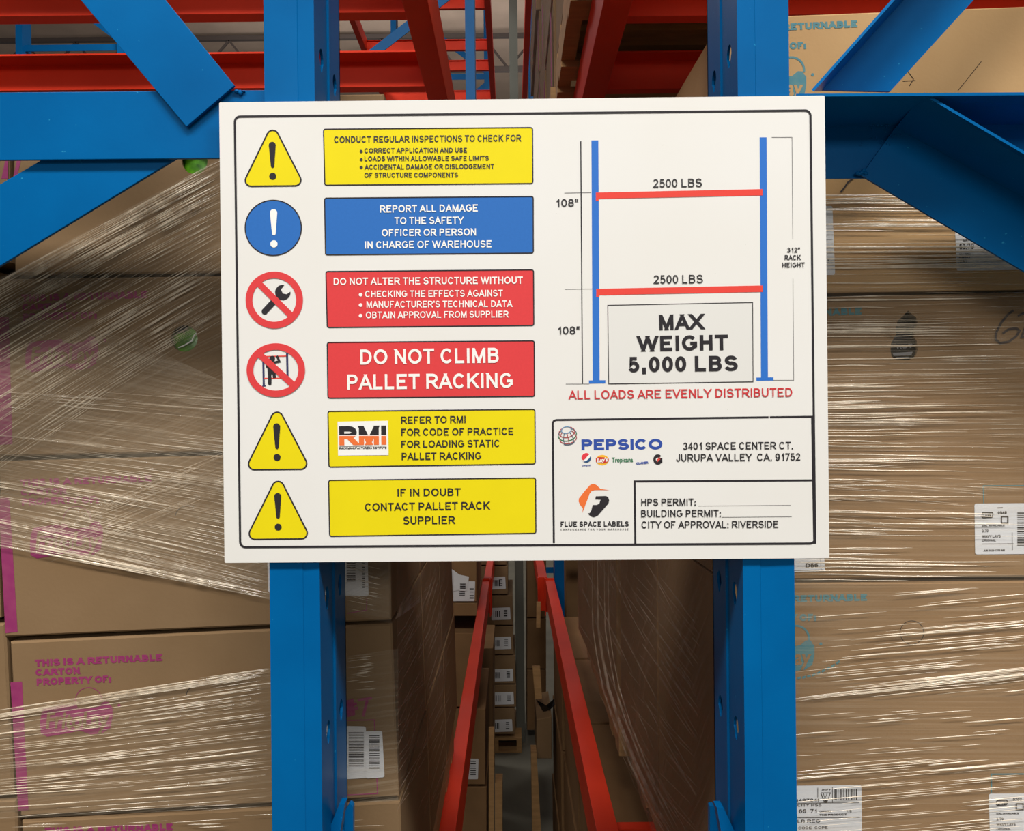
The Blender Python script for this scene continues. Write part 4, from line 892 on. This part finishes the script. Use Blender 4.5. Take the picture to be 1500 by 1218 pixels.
# ================================================================== STRETCH WRAP
def crease(mb, P, r, seg=None, g=None):
    """half-round pleat following 3-D points, tapering at both ends, standing proud towards n"""
    n = len(P); vs = []; K = 5
    for i, (p, nn) in enumerate(P):
        d = (P[min(i + 1, n - 1)][0] - P[max(i - 1, 0)][0]).normalized(); s = d.cross(nn).normalized()
        t = i / (n - 1); rr = r * max(.12, min(1, 6 * t, 6 * (1 - t)))
        for k_ in range(K):
            a_ = math.pi * k_ / (K - 1); vs.append(p + s * (rr * math.cos(a_)) + nn * (rr * .8 * math.sin(a_)))
    mb.add(vs, [(i * K + k_, i * K + k_ + 1, (i + 1) * K + k_ + 1, (i + 1) * K + k_) for i in range(n - 1) for k_ in range(K - 1)], True)
def streaks(mb, plane, off, n, region, slope, lens, rad, seed, dense=None):
    """pleats: region = (x0,x1, ylow(x), yhigh(x)); slope(x,y) in px/px"""
    g = random.Random(seed); m = plane.m(off); x0, x1, f0, f1 = region
    for _ in range(n):
        L_ = g.uniform(*lens); xs = g.uniform(x0 - L_ * .3, x1 - L_ * .2); u = g.random() if dense is None else dense(g)
        xm = min(max(xs + L_ / 2, x0), x1); y = f0(xm) + (f1(xm) - f0(xm)) * u
        s = slope(xm, y) + g.gauss(0, .006); pts = []; k_ = max(4, int(L_ / 30)); ph = g.uniform(0, 6); am = g.uniform(0, .8)
        for i in range(k_ + 1):
            x = xs + L_ * i / k_; yy = y + (x - xm) * s + am * math.sin(ph + i * .9)
            if x < x0 - 1 or x > x1 + 1 or yy < f0(x) - 1 or yy > f1(x) + 1: continue
            pts.append((m(x, yy), plane.n))
        if len(pts) > 2: crease(mb, pts, g.uniform(*rad) * (1 if g.random() > .1 else 1.9))
def sheet(plane, off, outline, nx=30):
    m = plane.m(off); a = MB(); top, bot = outline
    n = len(top); a.add([m(*p) for p in top] + [m(*p) for p in bot], [(i, i + 1, n + i + 1, n + i) for i in range(n - 1)]); return a
wl = thing('stretch_wrap', LM(290, 1190), 'clear stretch film wound round the left carton stack', 'plastic film')
# upper band of the left stack: top edge climbs to the right, lower edge falls to the right
topL = lambda x: 404 - (x - 12) * .548 if x > 12 else 404 + (12 - x) * .2
botL = lambda x: 803 + max(0, x - 20) * .197
xs = [-400, -60, 12, 90, 170, 250, 330, 450, 574]
sheet(PL, .005, ([(x, topL(x) if x < 470 else 150) for x in xs], [(x, botL(x) if x > -60 else 800) for x in xs])).build('film_sheet', film('film_left_up', 26, .05, .26, 260, 3, .45, .72), wl)
sheet(PL, .007, ([(-400, 480), (10, 452), (200, 500), (330, 560), (574, 640)], [(-400, 795), (20, 803), (200, 838), (400, 878), (572, 905)])).build('film_sheet', film('film_left_down', -12, .06, .26, 220, 2.6, .45, .72), wl)
b = MB()
streaks(b, PL, .0055, 190, (-60, 335, topL, lambda x: 690 - x * .66), lambda x, y: -.56 + (y - 400) * -.0004, (60, 330), (.0003, .0008), 11)
streaks(b, PL, .0055, 50, (-60, 335, topL, lambda x: topL(x) + 55), lambda x, y: -.55, (80, 330), (.0004, .0012), 12)
streaks(b, PL, .0075, 70, (-60, 400, lambda x: 690, botL), lambda x, y: .05 + (y - 560) * .0007, (60, 330), (.0003, .0008), 13)
b2 = MB(); streaks(b2, PL, .0075, 150, (-60, 400, lambda x: 560 + x * .02, botL), lambda x, y: .05 + (y - 560) * .0007, (60, 330), (.0003, .0007), 53)
streaks(b2, PL, .0075, 40, (40, 400, lambda x: 800 - x * .42, lambda x: 860 - x * .42), lambda x, y: -.42, (90, 300), (.0003, .0006), 54)
b2.build('film_creases', CREASEM, wl, kind='stuff')
streaks(b, PL, .0075, 24, (-60, 400, lambda x: botL(x) - 16, botL), lambda x, y: .195, (120, 360), (.0004, .001), 14)
b.build('film_creases', CREASE, wl, kind='stuff')
# lower band
topM = lambda x: 1038 - (x - 0) * .152
botM = lambda x: 1198 - x * .045
sheet(PL, .005, ([(x, topM(x)) for x in (-400, 0, 200, 400, 584)], [(x, botM(x)) for x in (-400, 0, 200, 400, 584)])).build('film_sheet', film('film_left_low', 6, .05, .26, 240, 2.4, .46, .72), wl)
b = MB()
streaks(b, PL, .0055, 120, (-60, 400, topM, botM), lambda x, y: -.15 + (y - 1020) * .0005, (60, 360), (.0003, .0009), 15)
streaks(b, PL, .0055, 26, (-60, 400, topM, lambda x: topM(x) + 12), lambda x, y: -.152, (120, 360), (.0004, .001), 16)
streaks(b, PL, .0055, 26, (505, 552, lambda x: 958, lambda x: 1010), lambda x, y: -.12, (25, 45), (.0003, .0007), 17)
streaks(b, PL, .0055, 26, (505, 560, lambda x: 822, lambda x: 895), lambda x, y: .22, (25, 50), (.0003, .0006), 18)
streaks(b, PL, .0055, 16, (20, 580, lambda x: 1206 - x * .045, lambda x: 1218), lambda x, y: -.05, (40, 120), (.0004, .0008), 19)
b.build('film_creases', CREASE, wl, kind='stuff')
# flue side of the left stack
cx_ = LM(578, 905).x; SPn = Plane((cx_ + .012, 1.6, EYE), n=(1, 0, 0)); sm_ = SPn.m()
b = MB(); zlo, zhi = EYE - .97, EYE + .52
K_ = 12; vs = []
for j in range(17):
    z = zlo + (zhi - zlo) * j / 16
    for i in range(K_ + 1):
        y = 1.29 + 1.24 * i / K_; vs.append((cx_ + .003 + .008 * math.sin(math.pi * min(1, i / K_ * 1.1)) * (.6 + .4 * math.sin(j * 1.7 + i * .4)), y, z))
b.add(vs, [(j * (K_ + 1) + i, j * (K_ + 1) + i + 1, (j + 1) * (K_ + 1) + i + 1, (j + 1) * (K_ + 1) + i) for j in range(16) for i in range(K_)], True)
b.build('film_sheet', film('film_side_left', 52, .10, .3, 130, 2.5, .45, .75, axis='X', tint=(200, 180, 160)), wl)
b = MB(); g = random.Random(20)
for _ in range(110):
    x0 = g.uniform(575, 660); y0 = g.uniform(900, 1218); L_ = g.uniform(30, 150); sl = -g.uniform(1.6, 3.6) if x0 > 590 else -g.uniform(1.0, 2.6)
    pts = []
    for i in range(7):
        t = i / 6; x = x0 + L_ * t * .35 / 1.0; y = y0 + sl * L_ * .35 * t
        if 578 < x < 664 and 826 < y < 1225: pts.append((sm_(x, y) + Vector((.001, 0, 0)), SPn.n))
    if len(pts) > 3: crease(b, pts, g.uniform(.0003, .0011))
for _ in range(34):
    a0 = g.uniform(R(35), R(70)); L_ = g.uniform(40, 95); pts = []
    for i in range(7):
        t = i / 6; x = 578 + math.cos(a0) * L_ * t; y = 908 - math.sin(a0) * L_ * t
        if x < 664 and y > 822: pts.append((sm_(x, y) + Vector((.001, 0, 0)), SPn.n))
    if len(pts) > 3: crease(b, pts, g.uniform(.0003, .0007))
b.build('film_creases', CREASED, wl, kind='stuff')
# right stack
wr = thing('stretch_wrap', RM(1300, 1210), 'clear stretch film wound in level bands round the right carton stack', 'plastic film')
tR = lambda x: 287 - (x - 1212) * .0 - (x - 1212) * .012
bR = lambda x: 1400
sheet(PR_, .005, ([(1062, 289), (1300, 286), (1700, 281)], [(1066, 1430), (1300, 1425), (1700, 1415)])).build('film_sheet', film('film_right', 0, .05, .26, 210, 1.6, .45, .72), wr)
b = MB(); Z = lambda v: (lambda x: v)
sl = lambda x, y: (-.012 if y < 640 else (.03 if 700 < y < 760 else (.02 if y < 850 else -.075)))
streaks(b, PR_, .0055, 70, (1165, 1520, tR, Z(395)), lambda x, y: -.008, (150, 360), (.0005, .0012), 31)
streaks(b, PR_, .0055, 24, (1165, 1520, tR, Z(305)), lambda x, y: -.008, (60, 200), (.0004, .0009), 32)
g = random.Random(61); m_ = PR_.m(.0055)
for k_ in range(85):          # taut pleats running in from behind the post and fading to the right
    y = g.uniform(396, 850); L_ = g.uniform(120, 330); s_ = (-.012 if y < 640 else .01) + g.gauss(0, .006); ph = g.uniform(0, 6)
    crease(b, [(m_(1165 + L_ * i_ / 10, y + L_ * i_ / 10 * s_ + .5 * math.sin(ph + i_)), PR_.n) for i_ in range(11)], g.uniform(.0004, .0012))
b.build('film_creases', CREASER, wr, kind='stuff'); b = MB()
streaks(b, PR_, .0055, 70, (1165, 1520, Z(396), Z(720)), sl, (100, 360), (.0003, .0007), 34)
streaks(b, PR_, .0055, 50, (1165, 1460, Z(700), Z(780)), lambda x, y: .07, (30, 160), (.0003, .0009), 35)
b.build('film_creases', CREASEM, wr, kind='stuff'); b = MB()
streaks(b, PR_, .0055, 60, (1150, 1520, Z(860), Z(1020)), lambda x, y: -.09, (60, 340), (.0003, .0010), 36)
streaks(b, PR_, .0055, 26, (1150, 1520, lambda x: 1012 - (x - 1165) * .11, lambda x: 1030 - (x - 1165) * .11), lambda x, y: -.11, (120, 360), (.0004, .0011), 37)
streaks(b, PR_, .0055, 22, (1160, 1520, Z(1030), Z(1120)), lambda x, y: -.07, (20, 140), (.0003, .0008), 38)
streaks(b, PR_, .0055, 60, (1150, 1520, Z(1110), Z(1240)), lambda x, y: -.09, (60, 300), (.0003, .0010), 39)
b.build('film_creases', CREASER, wr, kind='stuff')
# flue side of the right stack, with one long fold of loose film
cR = RM(1060, 600); nR = Vector((-1, -.03, 0)).normalized(); SR = Plane(cR + nR * .012, n=nR)
b = MB(); vs = []
for j in range(17):
    z = EYE - .96 + 1.33 * j / 16
    for i in range(19):
        d = 2.2 * i / 18; vs.append(cR + Vector((-.03, 1, 0)) * d + nR * (.004 + .03 * abs(math.sin(math.pi * d / 1.1)) * (.6 + .4 * math.sin(j * 1.3 + i * .5))) + Vector((0, 0, z - cR.z)))
b.add(vs, [(j * 19 + i, j * 19 + i + 1, (j + 1) * 19 + i + 1, (j + 1) * 19 + i) for j in range(16) for i in range(18)], True)
b.build('film_sheet', film('film_side_right', -50, .12, .3, 110, 2.2, .45, .75, axis='X', tint=(190, 165, 145)), wr)
b = MB(); g = random.Random(44); srm = SR.m(.022)
for _ in range(150):
    x0 = g.uniform(850, 1040); y0 = g.uniform(815, 1200); L_ = g.uniform(30, 180); s_ = g.uniform(1.0, 2.0) * (1.25 if x0 < 920 else .9)
    pts = []
    for i in range(7):
        t = i / 6; x = x0 + L_ * t * .55; y = y0 + s_ * L_ * .55 * t
        if 848 < x < 1044 and y < 1225 and srm(x, y).z > EYE - .98: pts.append((srm(x, y), nR))
    if len(pts) > 3: crease(b, pts, g.uniform(.0004, .0015))
for w_, dx in ((.009, 0), (.004, 10), (.005, -9), (.003, 16)):
    pts = [(srm(x + dx, y), nR) for x, y in ((885, 815), (886, 870), (887, 920), (893, 960), (903, 1010), (920, 1060), (945, 1120), (975, 1180), (1002, 1230)) if srm(x + dx, y).z > EYE - .98]; crease(b, pts, w_)
b.build('film_creases', CREASED, wr, kind='stuff')
# overhead loads
wt = thing('stretch_wrap', (.14, 2.4, zt + .12), 'clear film round the overhead cartons right of the flue', 'plastic film')
b = MB(); b.add([(.136, 1.34, zt + .25), (.136, 4.95, zt + .25), (.136, 4.95, zt + 1.35), (.136, 1.34, zt + 1.35)], [(0, 1, 2, 3)]); b.build('film_sheet', film('film_over', 20, .05, .25, 60, 3, .45, .75, axis='X', tint=(215, 200, 190)), wt)
